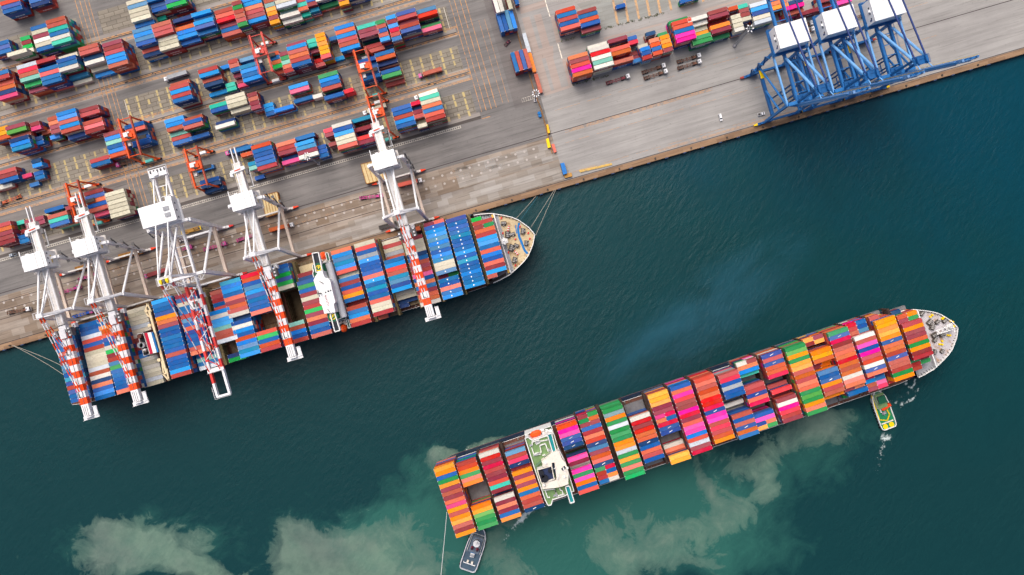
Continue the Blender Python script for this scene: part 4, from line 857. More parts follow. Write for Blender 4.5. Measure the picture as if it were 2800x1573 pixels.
# blue cranes with raised booms
CB = paint('crane_blue', (42, 114, 178), .5, .12, .3, (60, 90, 124), nscale=.15); CBD = paint('crane_blue_deep', (26, 90, 148), .5, .2, .4, (40, 62, 84), nscale=.15); CBL = paint('crane_pale_blue', (112, 168, 220), .5, .12, .25, (90, 110, 140), nscale=.15); CBL2 = paint('boom_blue', (112, 152, 198), .5, .12, .25, (60, 90, 130), nscale=.15); CNV = paint('stay_navy', (42, 62, 116), .5, .12, .2)
def blue_crane():
    t = thing('quay_crane', '', 'crane', group='blue quay cranes with raised booms'); W = 10.0; G = 30.5; ZT = 39.0; ZG = 38.0; LN = .8
    for y in (0, G):
        for sx in (-1, 1):
            m = MB(); m.box((sx * W, y, 1.1), (9, 1.4, 1.1)); m.box((sx * W, y, 2.1), (5.4, 1.2, 1))
            for k in (-3.4, -1.2, 1.2, 3.4): m.tube((sx * W + k, y - .4, .5), (sx * W + k, y + .4, .5), .5, n=10, mi=1)
            b = m.build('bogie', [CBD, CRG], t); m = MB(); m.beam((sx * (W + 4.4), y, 1.4), (sx * (W + 6.6), y, 1.3), 1.4, 1.4, w2=.9, h2=.9); m.build('buffer', paint('bumper_red', (156, 56, 46)) if y else YEL, b)
            m = MB(); m.beam((sx * W, y, 2.4), (sx * W, y + LN, ZT), 1.6, 1.4); m.build('leg', CB, t)
        m = MB(); m.beam((-W, y, 3.6), (W, y, 3.6), 1.2, 2.0); m.build('sill_beam', CBD, t)
    for sx in (-1, 1):
        m = MB(); m.beam((sx * W, .8, 16), (sx * W, G, 16), 1.6, 2.2); m.build('portal_beam', CBD, t)
        for a, b in (((G, 17), (LN, ZT - 1)), ((15.5, 17), (LN, 27))):
            m = MB(); m.tube((sx * W, a[0], a[1]), (sx * W, b[0], b[1]), .6, n=8); m.build('diagonal_brace', CB, t)
        m = MB(); m.beam((sx * W, LN, ZT - .6), (sx * W, G + LN, ZT - .6), 1.0, 1.2); m.build('tie_beam', CBL, t)
    for y in (LN, G + LN):
        m = MB(); m.beam((-W, y, ZT), (W, y, ZT), 1.8, 2.2); railing(m, [(-W, y - 1.2, ZT + 1), (W, y - 1.2, ZT + 1)]); m.build('cross_beam', CB, t)
    m = MB()
    for sx in (-1, 1): m.beam((sx * 3.7, -4, ZG), (sx * 3.7, 62, ZG), 1.2, 2.2)
    for k in range(11): m.beam((-3.7, k * 6, ZG), (3.7, k * 6, ZG), .4, .5)
    railing(m, [(5, -4, ZG + 1), (5, 62, ZG + 1)]); railing(m, [(-5, -4, ZG + 1), (-5, 62, ZG + 1)]); m.build('girder', CB, t)
    m = MB()
    for sx in (-1, 1):
        for y in (6, 12): m.beam((sx * 3.4, y, 6), (sx * 3.4, y, ZG - 1), .9, .7)
        m.beam((sx * 3.4, 6, 20), (sx * 3.4, 12, 20), .5)
    m.build('elevator_frame', CBD, t)
    AP = 61.0; m = MB()
    for sx in (-1, 1):
        m.beam((sx * 4.4, LN, ZT), (sx * 3.2, LN + 1, AP), 1.1, 1.1)
    m.beam((-4, LN + 1, AP), (4, LN + 1, AP), 1.0, 1.2); m.box((0, LN, AP + .2), (8.6, 4.6, .25)); railing(m, [(-4.3, LN - 2.3, AP + .3), (4.3, LN - 2.3, AP + .3), (4.3, LN + 2.3, AP + .3), (-4.3, LN + 2.3, AP + .3)], closed=True)
    m.build('apex_frame', CBD, t)
    for sx in (-2.4, 2.4):
        m = MB(); m.box((sx, LN, AP + 1.2), (1.1, 3.2, 1.6)); m.tube((sx - .3, LN - 1.8, AP + 1.2), (sx + .3, LN - 1.8, AP + 1.2), 1.0, n=10); m.build('rope_sheave', [CBD], t)
    for sx in (-1, 1):
        m = MB(); m.tube((sx * 3.6, LN + 1, AP), (sx * 4, 26, ZT + .8), .75, n=8); m.build('apex_strut', CBL, t)
        m = MB(); m.beam((sx * 3.1, LN + 1.2, AP + .4), (sx * 3.9, 61, 51), .7, .7); m.build('backstay', CNV, t)
        m = MB(); m.beam((sx * 3.9, 61, ZG + 1), (sx * 3.9, 61, 51.4), .8, .8); m.build('rear_post', CBD, t)
    # raised boom
    th = R(80); L = 59.0
    def bp(x, d, h): return (x, -.8 - math.cos(th) * d - math.sin(th) * h * -1, ZG + math.sin(th) * d + math.cos(th) * h)
    m = MB()
    for sx in (-1, 1):
        m.beam(bp(sx * 3.7, 0, 0), bp(sx * 3.7, L - 6, 0), 1.1, 1.9, 0); m.beam(bp(sx * 3.7, L - 6, 0), bp(sx * 3.7, L, .6), 1.2, 1.2, 0)
        for k in range(9): m.beam(bp(sx * 4.9, 2 + k * 6, .3), bp(sx * 4.9, 8 + k * 6, .3), .2, .7, 1)
    for k in range(11):
        d = 1 + k * 5.6; m.beam(bp(-3.7, d, 0), bp(3.7, d, 0), .5, .6, 0)
        if k < 10: m.beam(bp(-3.7 if k % 2 else 3.7, d, .3), bp(3.7 if k % 2 else -3.7, d + 5.6, .3), .35, .35, 1)
    bo = m.build('boom', [CBL2, CB], t)
    m = MB(); 
    for k in range(3): m.beam(bp(-4.4, L - 5 + k * 2.2, .5), bp(4.4, L - 5 + k * 2.2, .5), .5, .5)
    for k in (-3, 0, 3): m.beam(bp(k, L - 7, .8), bp(k, L + 1.5, .8), .4, .5)
    m.build('tip_platform', CB, bo)
    m = MB()
    for k in range(13): d = 3 + k * 4.2; m.beam(bp(4.9, d, 1.4), bp(4.9, d + 4.2, 1.4), .14, .14); m.beam(bp(4.9, d, .3), bp(4.9, d, 1.4), .12, .12)
    m.build('boom_handrail', YEL, bo)
    for sx in (-1, 1):
        m = MB(); m.beam((sx * 2.6, LN - .6, AP), bp(sx * 3.4, 26, .8), .4, .4); m.beam(bp(sx * 3.4, 26, .9), bp(sx * 3.4, 50, .9), .3, .3); m.build('forestay', CBL, t)
        m = MB(); m.beam((sx * W, LN, ZT - 1), (sx * 4.2, -1, ZG), 1.0, 1.0); m.build('hinge_bracket', CB, t)
    m = MB(); hy = G + 6.2; m.box((-.6, hy, 44.2), (17.6, 12.6, 8.2), 0, 0); m.box((-.6, hy, 48.4), (17.8, 12.8, .3), 0, 1)
    for k in range(12): m.box((-9.2 + k * 1.56, hy, 48.6), (.06, 12.6, .08), 0, 1)
    for k in (-3.8, -1, 2.2): m.box((-9.44, hy + k, 45.4), (.1, .9, 1), 0, 2)
    m.box((-9.44, hy - 4.6, 44.6), (.1, .9, 1.8), 0, 3); m.box((-9.9, hy + .4, 45.5), (1.0, 1.2, 1.4), 0, 0)
    hs = m.build('machinery_house', [WHT2, WHT2, GLS, CNV], t)
    m = MB(); m.box((-.6, hy - .2, 39.7), (20.5, 15.6, .5)); railing(m, [(-10.8, hy - 8, 40), (9.6, hy - 8, 40), (9.6, hy + 7.6, 40), (-10.8, hy + 7.6, 40)], closed=True); m.build('house_walkway', CBD, hs)
    m = MB(); m.box((0, 1.2, ZG - 2.6), (2.4, 2.8, 2.6), 0, 0); m.box((0, -.24, ZG - 2.8), (2.1, .06, 1.6), 0, 1); m.build('operator_cab', [WHT2, GLS], t)
    m = MB(); m.box((0, 2, ZG + 1.4), (7.2, 5, .7)); m.box((0, 2, ZG + 2.2), (3, 3, 1)); m.build('trolley', CBD, t)
    m = MB()
    for k in range(6): m.beam((-W - 1.5, G + (1.7 if k % 2 else -1.7), 4 + k * 5.6), (-W - 1.5, G + (-1.7 if k % 2 else 1.7), 9.6 + k * 5.6), .8, .2)
    m.build('stairs', CBD, t)
    return t
def footl(x, y, half=10.0): s, _ = to_st(P(x, y)); p = Q(s + half / MPP, -13.5); return p
bc = blue_crane(); p0 = footl(2087, 336.4); bc.location = (p0.x, p0.y, 0); bc.rotation_euler = (0, 0, QA); bc['label'] = 'leftmost blue quay crane, raised boom, yellow trim at its apex'
m = MB(); m.box((-10.1, 26, 17.3), (1.9, 5, .5)); m.build('yellow_panel', YEL, bc)
for k, lb in ((1, 'middle blue quay crane with raised boom and white machinery house'), (2, 'rightmost blue quay crane, its raised boom reaching furthest along the quay edge')):
    q = p0 + QU * 27.2 * k; dup(bc, (q.x, q.y, 0), QA, lb)
# ------------------------------------------------------------------ yard gantry cranes (RTG)
OR2 = paint('gantry_orange', (224, 84, 22), .5, .1, .3, (120, 54, 30)); BR2 = paint('gantry_brown_red', (164, 70, 48), .55, .15, .35, (110, 50, 36)); RD2 = paint('gantry_red', (204, 74, 62), .5, .12, .25); TYR = paint('tyre_black', (30, 30, 32), .85, .2, .2, (80, 74, 70))
def rtg(ca, cb, roof):
    t = thing('yard_gantry_crane', '', 'crane', group='rubber-tyred gantry cranes over the yard stacks'); S = 11.7; X = 4.9; ZT = 18.4; gx = 3.6
    for sy in (-1, 1):
        m = MB(); m.beam((-X - 1.2, sy * S, 1.9), (X + 1.2, sy * S, 1.9), .9, 1.0); sb = m.build('sill_beam', ca, t)
        for sx in (-1, 1):
            m = MB()
            for dx in (-1.0, 1.0): m.tube((sx * X + dx, sy * S - .45, .8), (sx * X + dx, sy * S + .45, .8), .8, n=12)
            m.build('wheel', TYR, sb)
            m = MB(); m.beam((sx * X, sy * S, 2.2), (sx * gx, sy * (S - .4), ZT), .95, .8, w2=.8, h2=.75); m.build('leg', ca, t)
        m = MB(); m.beam((-gx, sy * (S - .4), ZT - .2), (gx, sy * (S - .4), ZT - .2), .35, .5); m.build('cross_beam', ca, t)
        m = MB(); m.box((0, sy * (S + .2), 3.1), (4.6, 1.7, 1.8), 0, 0); m.box((0, sy * (S + .2), 4.05), (4.2, 1.4, .2), 0, 0); m.build('power_unit', WHT if sy > 0 else roof, t)
    for sx, c in ((-1, ca), (1, cb)):
        m = MB(); m.beam((sx * gx, -S - .6, ZT), (sx * gx, S + .6, ZT), .85, 1.5); railing(m, [(sx * (gx + .8), -S, ZT + .6), (sx * (gx + .8), S, ZT + .6)]); m.build('girder', c, t)
    m = MB(); m.box((0, .5, ZT + 1.1), (8.2, 5.0, .5), 0, 0); m.box((-1.2, 1.2, ZT + 1.9), (2.4, 2.6, 1.2), 0, 1); m.box((1.8, .2, ZT + 1.8), (1.6, 2.4, 1.0), 0, 0); m.tube((-.6, -1, ZT + 1.9), (1.4, -1, ZT + 1.9), .6, n=10, mi=2); m.box((.4, 2.2, ZT + 1.7), (1.4, 1, .8), 0, 1)
    railing(m, [(-4.1, -2, ZT + 1.3), (4.1, -2, ZT + 1.3), (4.1, 3, ZT + 1.3), (-4.1, 3, ZT + 1.3)], 0, True); tr = m.build('trolley', [ca, WHT, DMACH], t)
    m = MB(); m.box((-2.0, -3.6, ZT - 2.0), (1.8, 2.2, 2.2), 0, 0); m.box((-2.0, -4.73, ZT - 2.1), (1.6, .05, 1.4), 0, 1); m.build('operator_cab', [WHT, GLS], tr)
    m = MB(); m.box((0, .5, 11.5), (12.2, 2.2, .45)); 
    for a in (-2.5, 2.5):
        for b in (-.8, .8): m.beam((a, .5 + b, 11.7), (a, .5 + b, ZT + .8), .1, .1)
    m.build('spreader', DMACH, tr); return t
r0 = rtg(OR2, BR2, paint('teal_cover', (86, 186, 176)))
def rloc(x, y, half=4.9): p = P(x, y); q = Vector((p.x, p.y, 0)) - QU * half + QL * 11.7; return (q.x, q.y, 0)
r0.location = rloc(1086, 377); r0.rotation_euler = (0, 0, QA); r0['label'] = 'orange yard gantry crane half hidden by the rearmost end of a white quay crane boom'
for x, y, lb in ((1052.5, 257, 'orange yard gantry crane directly behind the one at the white boom end'), (437, 436, 'orange yard gantry crane over a blue and red stack in the left-hand yard'), (610, 515, 'orange yard gantry crane over bare bays and a few blue containers'), (300, 604.6, 'orange yard gantry crane left of the cream container stack')):
    dup(r0, rloc(x, y), QA, lb)
r1 = rtg(RD2, RD2, WHT); r1.location = rloc(780, 218); r1.rotation_euler = (0, 0, QA); r1['label'] = 'salmon red yard gantry crane, the only red one, in the upper yard'
# ------------------------------------------------------------------ land, quay, markings
LAND = ground_mat('yard_asphalt', (134, 130, 126), (114, 111, 108), (74, 71, 70), .65)
RIGHT = ground_mat('right_yard_concrete', (164, 161, 156), (148, 145, 141), (110, 107, 103), .5)
DARKR = ground_mat('boundary_road_asphalt', (124, 118, 114), (106, 102, 100), (74, 70, 68), .5)
APRON = ground_mat('apron_slabs', (156, 138, 118), (134, 120, 106), (88, 76, 66), .7, brick=((168, 158, 146), (126, 108, 90), (96, 84, 74), 8.2, 4.4, .012, .75))
APRON2 = ground_mat('apron_pale_slabs', (170, 162, 150), (148, 138, 126), (100, 92, 84), .65, brick=((172, 168, 162), (140, 130, 118), (104, 94, 84), 7.0, 4.0, .012, .75))
PAD = ground_mat('bay_concrete', (144, 136, 122), (126, 118, 108), (88, 80, 72), .5, brick=((150, 142, 126), (126, 120, 108), (74, 66, 58), 6.5, 2.66, .16, .75))
RPAD = ground_mat('right_bay_concrete', (150, 152, 146), (138, 138, 132), (104, 100, 94), .4, brick=((154, 156, 150), (138, 138, 132), (126, 108, 86), 13, 2.66, .03, .7))
COPE = ground_mat('cope_beam', (158, 126, 96), (128, 100, 78), (84, 66, 52), .6, brick=((164, 134, 104), (120, 94, 72), (80, 64, 52), 11, 2.4, .02, .6))
PINK = ground_mat('pink_concrete', (172, 158, 148), (160, 146, 137), (124, 112, 104), .45)
RUN = ground_mat('runway_concrete', (162, 155, 147), (146, 139, 132), (96, 90, 86), .65)
def rect(mb, s0, s1, t0, t1, z, mi=0):
    mb.quad([Q(s0, t0, z), Q(s1, t0, z), Q(s1, t1, z), Q(s0, t1, z)], mi)
m = MB()
a, b, c, d = Q(-16000, -16000), Q(16000, -16000), Q(16000, 0), Q(-16000, 0)
m.quad([a, b, c, d]); lo = -9
m.add([d, c, Vector((c.x, c.y, lo)), Vector((d.x, d.y, lo))], [(0, 3, 2, 1)], 1)
WALLM = paint('quay_wall_concrete', (112, 92, 74), .9, .25, .5)
struct('ground', m, [LAND, WALLM], 'grey brown terminal ground reaching back from the quay wall')
m = MB(); rect(m, 1612, 9000, -9000, -12, .012)
struct('right_yard_pavement', m, RIGHT, 'pale grey concrete of the right-hand yard and quay')
m = MB(); rect(m, 1536, 1612, -3000, -240, .012)
struct('boundary_road', m, DARKR, 'dark road between the two yards')
m = MB(); rect(m, -4000, 1612, -139, -12, .012)
struct('quay_apron', m, APRON, 'tan concrete slabs of the berth apron')
m = MB(); rect(m, 1010, 1612, -70, -18, .020); rect(m, 560, 1010, -55, -30, .020); rect(m, 1330, 1612, -128, -74, .020)
struct('pale_apron_slabs', m, APRON2, 'paler grey slabs on the berth apron')
m = MB(); rect(m, -4000, 6000, -12, 3.2, .03)
ed0, ed1 = Q(-4000, 3.2, .03), Q(6000, 3.2, .03)
m.add([ed0, ed1, Vector((ed1.x, ed1.y, -3)), Vector((ed0.x, ed0.y, -3))], [(0, 3, 2, 1)], 0)
struct('cope_beam', m, COPE, 'rusty tan concrete edge along the whole quay')
m = MB()
for t0 in (-325, -450, -563, -688, -813):
    rect(m, -1500, 452, t0, t0 + 72, .012); rect(m, 512, 1432, t0, t0 + 72, .012)
struct('bay_pads', m, PAD, 'gridded concrete pads under the yard stacks')
m = MB()
for t in (-253.6, -355.5, -378, -481, -492, -594, -617, -720, -742):
    rect(m, -1500, 1440, t - 6, t + 6, .016)
DRN = ground_mat('drain_grime', (104, 96, 90), (84, 78, 74), (44, 40, 40), .9)
md_ = MB()
for t in (-247, -372, -486, -611, -736):
    rect(md_, -1500, 1440, t - 1, t + 7, .019)
struct('drain_channels', md_, DRN, 'dark grimy drain channels running between the yard blocks')
struct('crane_runways', m, RUN, 'pale worn strips the yard cranes roll along')
m = MB(); zz = .020
yel = worn('yellow_paint', (204, 148, 88), .45)
for t in (-353, -368, -378, -481, -500, -594, -607, -720, -735):
    for o in (-1.8, 1.8):
        s = -600
        while s < 1445:
            l = random.uniform(60, 200); rect(m, s, min(1445, s + l), t + o - 1.0, t + o + 1.0, zz); s += l + random.choice((0, 0, 3, 8))
for s0 in (463, 475, 488, 498, 1446, 1459, 1474, 1488):
    rect(m, s0 - .9, s0 + .9, -1000, -258, zz)
for s0 in (1508, 1524): rect(m, s0 - .5, s0 + .5, -500, -262, zz)
for k in range(240):                                            # hatched strips beside the landside and waterside rails
    s = 1660 + k * 2.6
    if s < 2060: m.quad([Q(s, -145, zz), Q(s + 1, -145, zz), Q(s + 3.4, -139, zz), Q(s + 2.4, -139, zz)])
for k in range(170):
    s = 1880 + k * 2.6; m.quad([Q(s, -24, zz), Q(s + 1, -24, zz), Q(s + 3.4, -17, zz), Q(s + 2.4, -17, zz)])
for t in (-139, -145): rect(m, 1650, 2070, t - .4, t + .4, zz)
for t in (-205, -112, -30):
    s = 1640
    while s < 2700: rect(m, s, s + 70, t - .35, t + .35, zz); s += 90
rect(m, 1440, 1465, -240, -238, zz)
for k in range(60):                                             # small worn chevrons on the apron lanes
    s = random.uniform(60, 1500); t = random.choice((-128, -108)); 
    for j in range(5): m.quad([Q(s + j * 5, t, zz), Q(s + j * 5 + .8, t, zz), Q(s + j * 5 + 5, t + 8, zz), Q(s + j * 5 + 4.2, t + 8, zz)])
struct('lane_paint', m, yel, 'worn yellow lane lines and hatching painted on the ground')
m = MB(); pat = worn('pad_strip_paint', (186, 166, 112), .36)
for t0 in (-325, -450, -563, -688):
    for s0, s1 in ((-40, 452), (514, 1432)):
        s = s0 + 8
        while s < s1 - 8:
            for q in range(4):
                if random.random() < .9: rect(m, s - random.uniform(2.2, 3.4), s + random.uniform(2.2, 3.4), t0 + q * 18 + random.uniform(.5, 2), t0 + q * 18 + random.uniform(14, 17), .017)
            s += 28.7
struct('bay_sleepers', m, pat, 'worn yellowish strips marking the container bays')
m = MB(); wht = worn('white_paint', (232, 224, 206), .38)
rect(m, -100, 1380, -237.4, -236.5, zz); rect(m, -100, 1380, -231.6, -230.7, zz); s = -100
while s < 1380: rect(m, s, s + .9, -236.5, -231.6, zz); s += 5.6
for s0 in (516, 1425): rect(m, s0, s0 + 1.2, -560, -500, zz)
for y0 in (0,): 
    for t in (-262, -252):
        rect(m, 1560, 1598, t, t + .5, zz)
    for s in range(1560, 1600, 6): rect(m, s, s + .5, -262, -252, zz)
def yq(mb, w, pts, z, mi=0): mb.quad([WP(w, x, y, z) for x, y in pts], mi)
for p in (((322, 0), (332, 0), (380, 165), (370, 165)), ((448, 430), (458, 430), (500, 580), (490, 580))): yq(m, 'Y3', p, .03)
struct('white_lines', m, wht, 'white ladder walkway and edge lines painted on the ground')
m = MB()
for p in (((98, 180), (172, 163), (388, 905), (312, 935)), ((215, 152), (285, 136), (492, 870), (420, 893)), ((70, 80), (330, 0), (350, 62), (90, 140)),
          ((250, 490), (405, 452), (412, 552), (285, 585)), ((308, 925), (590, 838), (598, 862), (320, 952)), ((378, 160), (415, 150), (482, 415), (440, 425)), ((495, 588), (535, 578), (600, 838), (560, 846)),
          ((905, 375), (1480, 228), (1486, 245), (912, 395)), ((1900, 90), (2300, -20), (2310, 0), (1910, 112))):
    ZZ_ = globals().get('ZZ_', .020) + .003; yq(m, 'Y3', p, ZZ_)
struct('pink_concrete_strips', m, PINK, 'pinkish concrete strips around the right-hand yard blocks')
m = MB(); yq(m, 'Y3', ((640, 40), (1850, -270), (1870, 0), (860, 300)), .020)
struct('right_bay_pads', m, RPAD, 'pale gridded slots of the empty right-hand block')
m = MB()
for k in range(9):
    x = 985 + k * 106; yq(m, 'Y3', ((x, -10 - k * 26), (x + 22, -14 - k * 26), (x + 72, 240 - k * 28), (x + 50, 246 - k * 28)), .026)
struct('rusty_bay_strips', m, worn('rusty_strip', (196, 156, 112), .4), 'tan strips across the empty right-hand block')
m = MB(); rail = paint('rail_steel', (58, 46, 48), .6, .2, .4)
for t in (-147, -13.5): rect(m, -600, 5000, t - .9, t + .9, .034)
for t in (-124, -101, -78): rect(m, -600, 1180, t - .8, t + .8, .028)
struct('crane_rails', m, rail, 'dark crane rails and cable slots set in the quay')
m = MB(); pot = paint('manhole_concrete', (176, 168, 160), .8, .1, .2)
for t in (-120, -97):
    for k in range(60): m.tube(Q(20 + k * 26, t, .02), Q(20 + k * 26, t, .05), .75, n=10)
struct('manholes', m, pot, 'round pale covers along the apron slots')
m = MB()
tuft = paint('weed_green', (84, 92, 56), .9, .3, .3)
for w, (x0, y0), (x1, y1), n in (('Y3', (600, 838), (960, 748), 60), ('Y3', (880, 292), (1500, 130), 90), ('Y3', (480, 410), (640, 370), 20)):
    for k in range(n):
        f = random.random(); p = WP(w, x0 + (x1 - x0) * f, y0 + (y1 - y0) * f + random.uniform(-9, 9), .02)
        for q in range(5):
            a = random.uniform(0, 6.28); r = random.uniform(.3, .9); m.add([p + Vector((.15, 0, 0)), p - Vector((.15, 0, 0)), p + Vector((math.cos(a) * r, math.sin(a) * r, .35))], [(0, 1, 2)])
tag(m.build('weeds', tuft), 'green weeds growing along the right-hand yard edge', 'weeds', kind='stuff')
# ------------------------------------------------------------------ water
WZ = -3.0
BL = [  # sediment plumes: photo x, y, radius along, across, tilt, strength
 (370, 1500, 130, 66, 0, 1.05), (310, 1450, 60, 40, 0, .85), (440, 1530, 150, 60, 20, .9), (590, 1585, 160, 36, 18, .8), (270, 1550, 70, 50, 0, .7), (500, 1480, 60, 34, 24, .45),
 (900, 1520, 120, 84, 0, 1.2), (815, 1480, 64, 46, 0, .95), (1000, 1550, 130, 70, 8, .95), (1110, 1560, 110, 50, 0, .6), (840, 1580, 120, 60, 0, .95), (1100, 1450, 110, 36, -14, .42), (1190, 1480, 80, 50, 0, .42),
 (1235, 1240, 46, 16, -28, .6), (1325, 1212, 54, 15, -20, .7), (1190, 1262, 26, 14, -10, .45),
 (1400, 1540, 60, 50, 0, .55), (1340, 1500, 70, 40, -40, .5), (1450, 1590, 60, 40, 0, .5), (1520, 1410, 60, 40, 0, .3),
 (1760, 1450, 90, 70, 0, .55), (1720, 1540, 90, 50, 0, .66), (1870, 1460, 80, 50, 30, .5), (1900, 1540, 110, 40, 0, .42), (1640, 1480, 60, 60, 0, .35),
 (2060, 1250, 80, 60, -10, .75), (2100, 1340, 50, 60, 0, .7), (2190, 1190, 90, 46, -15, .66), (2270, 1140, 70, 45, -20, .7), (2020, 1400, 80, 50, 40, .6), (1935, 1330, 26, 80, -12, .8), (1960, 1440, 60, 50, 0, .55), (2290, 1190, 60, 40, 0, .5),
 (1290, 1235, 70, 20, -20, .75), (1220, 1250, 40, 18, -10, .6), (1180, 1310, 50, 30, -30, .28), (1400, 1420, 70, 26, -30, .7)]
GR = [(1240, 1480, 250, 130, -10, 1.1), (1540, 1420, 220, 120, -15, 1.0), (1800, 1360, 200, 120, -20, .8), (1990, 1400, 200, 130, 0, .8), (1560, 1520, 200, 70, 0, .8), (2200, 1230, 170, 110, -20, .6), (1000, 1480, 240, 90, 0, .8),
      (1190, 1290, 110, 70, -20, .6), (390, 1510, 240, 110, 0, .8), (2380, 1120, 120, 90, 0, .35), (1900, 1520, 260, 80, 0, .6)]
FO = [(1440, 1405, 34, 10, -50, .9), (1462, 1385, 16, 8, 0, .8), (1400, 1450, 60, 12, -50, .45), (2424, 1196, 20, 16, 8, .8), (2412, 1235, 12, 30, 14, .5), (2400, 1285, 9, 34, 12, .26), (2460, 1080, 16, 10, 30, .4), (2440, 1098, 14, 10, 0, .35), (1300, 1222, 60, 8, -18, .5), (1260, 1250, 40, 8, -24, .4)]
ARC = [((2502, 1040), (2512, 1062), (2498, 1088), (2470, 1105), (2440, 1100)), ((2472, 1048), (2490, 1062), (2478, 1080))]
def field(l, x, y):
    v = 0
    for cx, cy, ra, rb, an, st in l:
        dx, dy = x - cx, y - cy
        if abs(dx) > 2.6 * max(ra, rb) or abs(dy) > 2.6 * max(ra, rb): continue
        a = R(an); u = dx * math.cos(a) + dy * math.sin(a); w = -dx * math.sin(a) + dy * math.cos(a)
        v += st * math.exp(-(u * u / (ra * ra) + w * w / (rb * rb)))
    return v
xs = [-9000, -3000, -1200, -600] + [-400 + 2.0 * i for i in range(401)] + [600, 1200, 3000, 9000]
ys = [-9000, -3000, -1200, -500] + [-260 + 2.0 * i for i in range(261)] + [500, 1200, 3000, 9000]
wv = []; wc = []
for y in ys:
    for x in xs:
        wv.append((x, y, WZ)); px, py = proj((x, y, WZ))
        if abs(x) < 400 and -262 < y < 100:
            v1 = Vector((px / 150, py / 150, 0)); wx = noise.fractal(v1, 1.0, 2.0, 5) * 44; wy = noise.fractal(v1 + Vector((7, 3, 1)), 1.0, 2.0, 5) * 44
            f1 = field(BL, px + wx, py + wy); f2 = field(GR, px + wx * 1.5, py + wy * 1.5)
            w2 = noise.fractal(Vector((px / 16, py / 16, 5)), 1.0, 2.0, 3) * 7
            f3 = field(FO, px + w2, py - w2)
            for arc in ARC:
                for (ax, ay), (bx, by) in zip(arc[:-1], arc[1:]):
                    q = max(0, min(1, ((px - ax) * (bx - ax) + (py - ay) * (by - ay)) / ((bx - ax) ** 2 + (by - ay) ** 2)))
                    dd = math.hypot(px + w2 - ax - (bx - ax) * q, py - w2 - ay - (by - ay) * q); f3 = max(f3, .75 * math.exp(-(dd / 6) ** 2))
            wc += [f1, f2, f3, 1]
        else: wc += [0, 0, 0, 1]
nx = len(xs); wf = [(j * nx + i, j * nx + i + 1, (j + 1) * nx + i + 1, (j + 1) * nx + i) for j in range(len(ys) - 1) for i in range(nx - 1)]
me = bpy.data.meshes.new('water'); me.from_pydata(wv, [], wf)
ca = me.color_attributes.new('sediment', 'FLOAT_COLOR', 'POINT'); ca.data.foreach_set('color', wc)
m, nt, b = new_mat('harbour_water')
at = nd(nt, 'ShaderNodeAttribute', attribute_name='sediment'); sp = nd(nt, 'ShaderNodeSeparateColor'); nt.links.new(at.outputs[0], sp.inputs[0])
v = posn(nt); n1 = noi(nt, v, .05, 8, .68); n1.node.inputs['Distortion'].default_value = 1.6; n2 = noi(nt, v, .02, 4, .6); n3 = noi(nt, v, .35, 6, .75)
gx = nd(nt, 'ShaderNodeSeparateXYZ'); nt.links.new(v, gx.inputs[0])
g1 = mth(nt, 'ADD', mth(nt, 'MULTIPLY', gx.outputs[0], .0012), mth(nt, 'MULTIPLY', gx.outputs[1], .0042))
g1 = mth(nt, 'ADD', g1, mth(nt, 'MULTIPLY', n2, .5))
base = ramp(nt, g1, [(.1, lin((15, 54, 57))), (.55, lin((8, 56, 60))), (1.0, lin((0, 58, 73)))])
base = mixc(nt, mth(nt, 'MULTIPLY', ramp(nt, n1, [(.35, (0, 0, 0)), (.7, (1, 1, 1))]), .25), base, lin((6, 45, 50)))
grn = ramp(nt, mth(nt, 'ADD', sp.outputs[1], mth(nt, 'MULTIPLY', mth(nt, 'SUBTRACT', n1, .5), 1.1)), [(.25, (0, 0, 0)), (.95, (1, 1, 1))])
base = mixc(nt, mth(nt, 'MULTIPLY', grn, .78), base, lin((46, 98, 88)))
md = mth(nt, 'ADD', sp.outputs[0], mth(nt, 'ADD', mth(nt, 'MULTIPLY', mth(nt, 'SUBTRACT', n1, .5), 1.7), mth(nt, 'MULTIPLY', mth(nt, 'SUBTRACT', n3, .5), .35)))
mud = ramp(nt, md, [(.34, (0, 0, 0)), (.48, (.36, .36, .36)), (.8, (.6, .6, .6)), (1.0, (.86, .86, .86))])
mud = mth(nt, 'MULTIPLY', mud, ramp(nt, noi(nt, v, .11, 6, .7), [(.3, (.62, .62, .62)), (.62, (1, 1, 1))]))
base = mixc(nt, mud, base, ramp(nt, n2, [(.35, lin((108, 134, 116))), (.65, lin((100, 116, 106)))]))
fo = ramp(nt, mth(nt, 'ADD', sp.outputs[2], mth(nt, 'MULTIPLY', mth(nt, 'SUBTRACT', n3, .55), 2.2)), [(.38, (0, 0, 0)), (.75, (1, 1, 1))])
fo = mth(nt, 'MULTIPLY', fo, ramp(nt, sp.outputs[2], [(.04, (0, 0, 0)), (.22, (1, 1, 1))]))
base = mixc(nt, mth(nt, 'MULTIPLY', fo, .85), base, (.62, .70, .68))
nt.links.new(base, b.inputs['Base Color']); b.inputs['Roughness'].default_value = .3; b.inputs['IOR'].default_value = 1.33; b.inputs['Specular IOR Level'].default_value = .3
bp = nd(nt, 'ShaderNodeBump'); bp.inputs['Strength'].default_value = .5; bp.inputs['Distance'].default_value = .8
vw = posn(nt, (1.0, .45, 1), R(-35)); w1 = noi(nt, vw, .3, 5, .62); w2 = noi(nt, vw, .9, 3, .6)
nt.links.new(mth(nt, 'ADD', mth(nt, 'MULTIPLY', w1, 1.1), mth(nt, 'MULTIPLY', w2, .22)), bp.inputs['Height']); nt.links.new(mth(nt, 'ADD', mth(nt, 'MULTIPLY', ramp(nt, noi(nt, v, .012, 5, .6), [(.35, (0, 0, 0)), (.68, (1, 1, 1))]), .62), .14), bp.inputs['Strength']); nt.links.new(bp.outputs[0], b.inputs['Normal'])
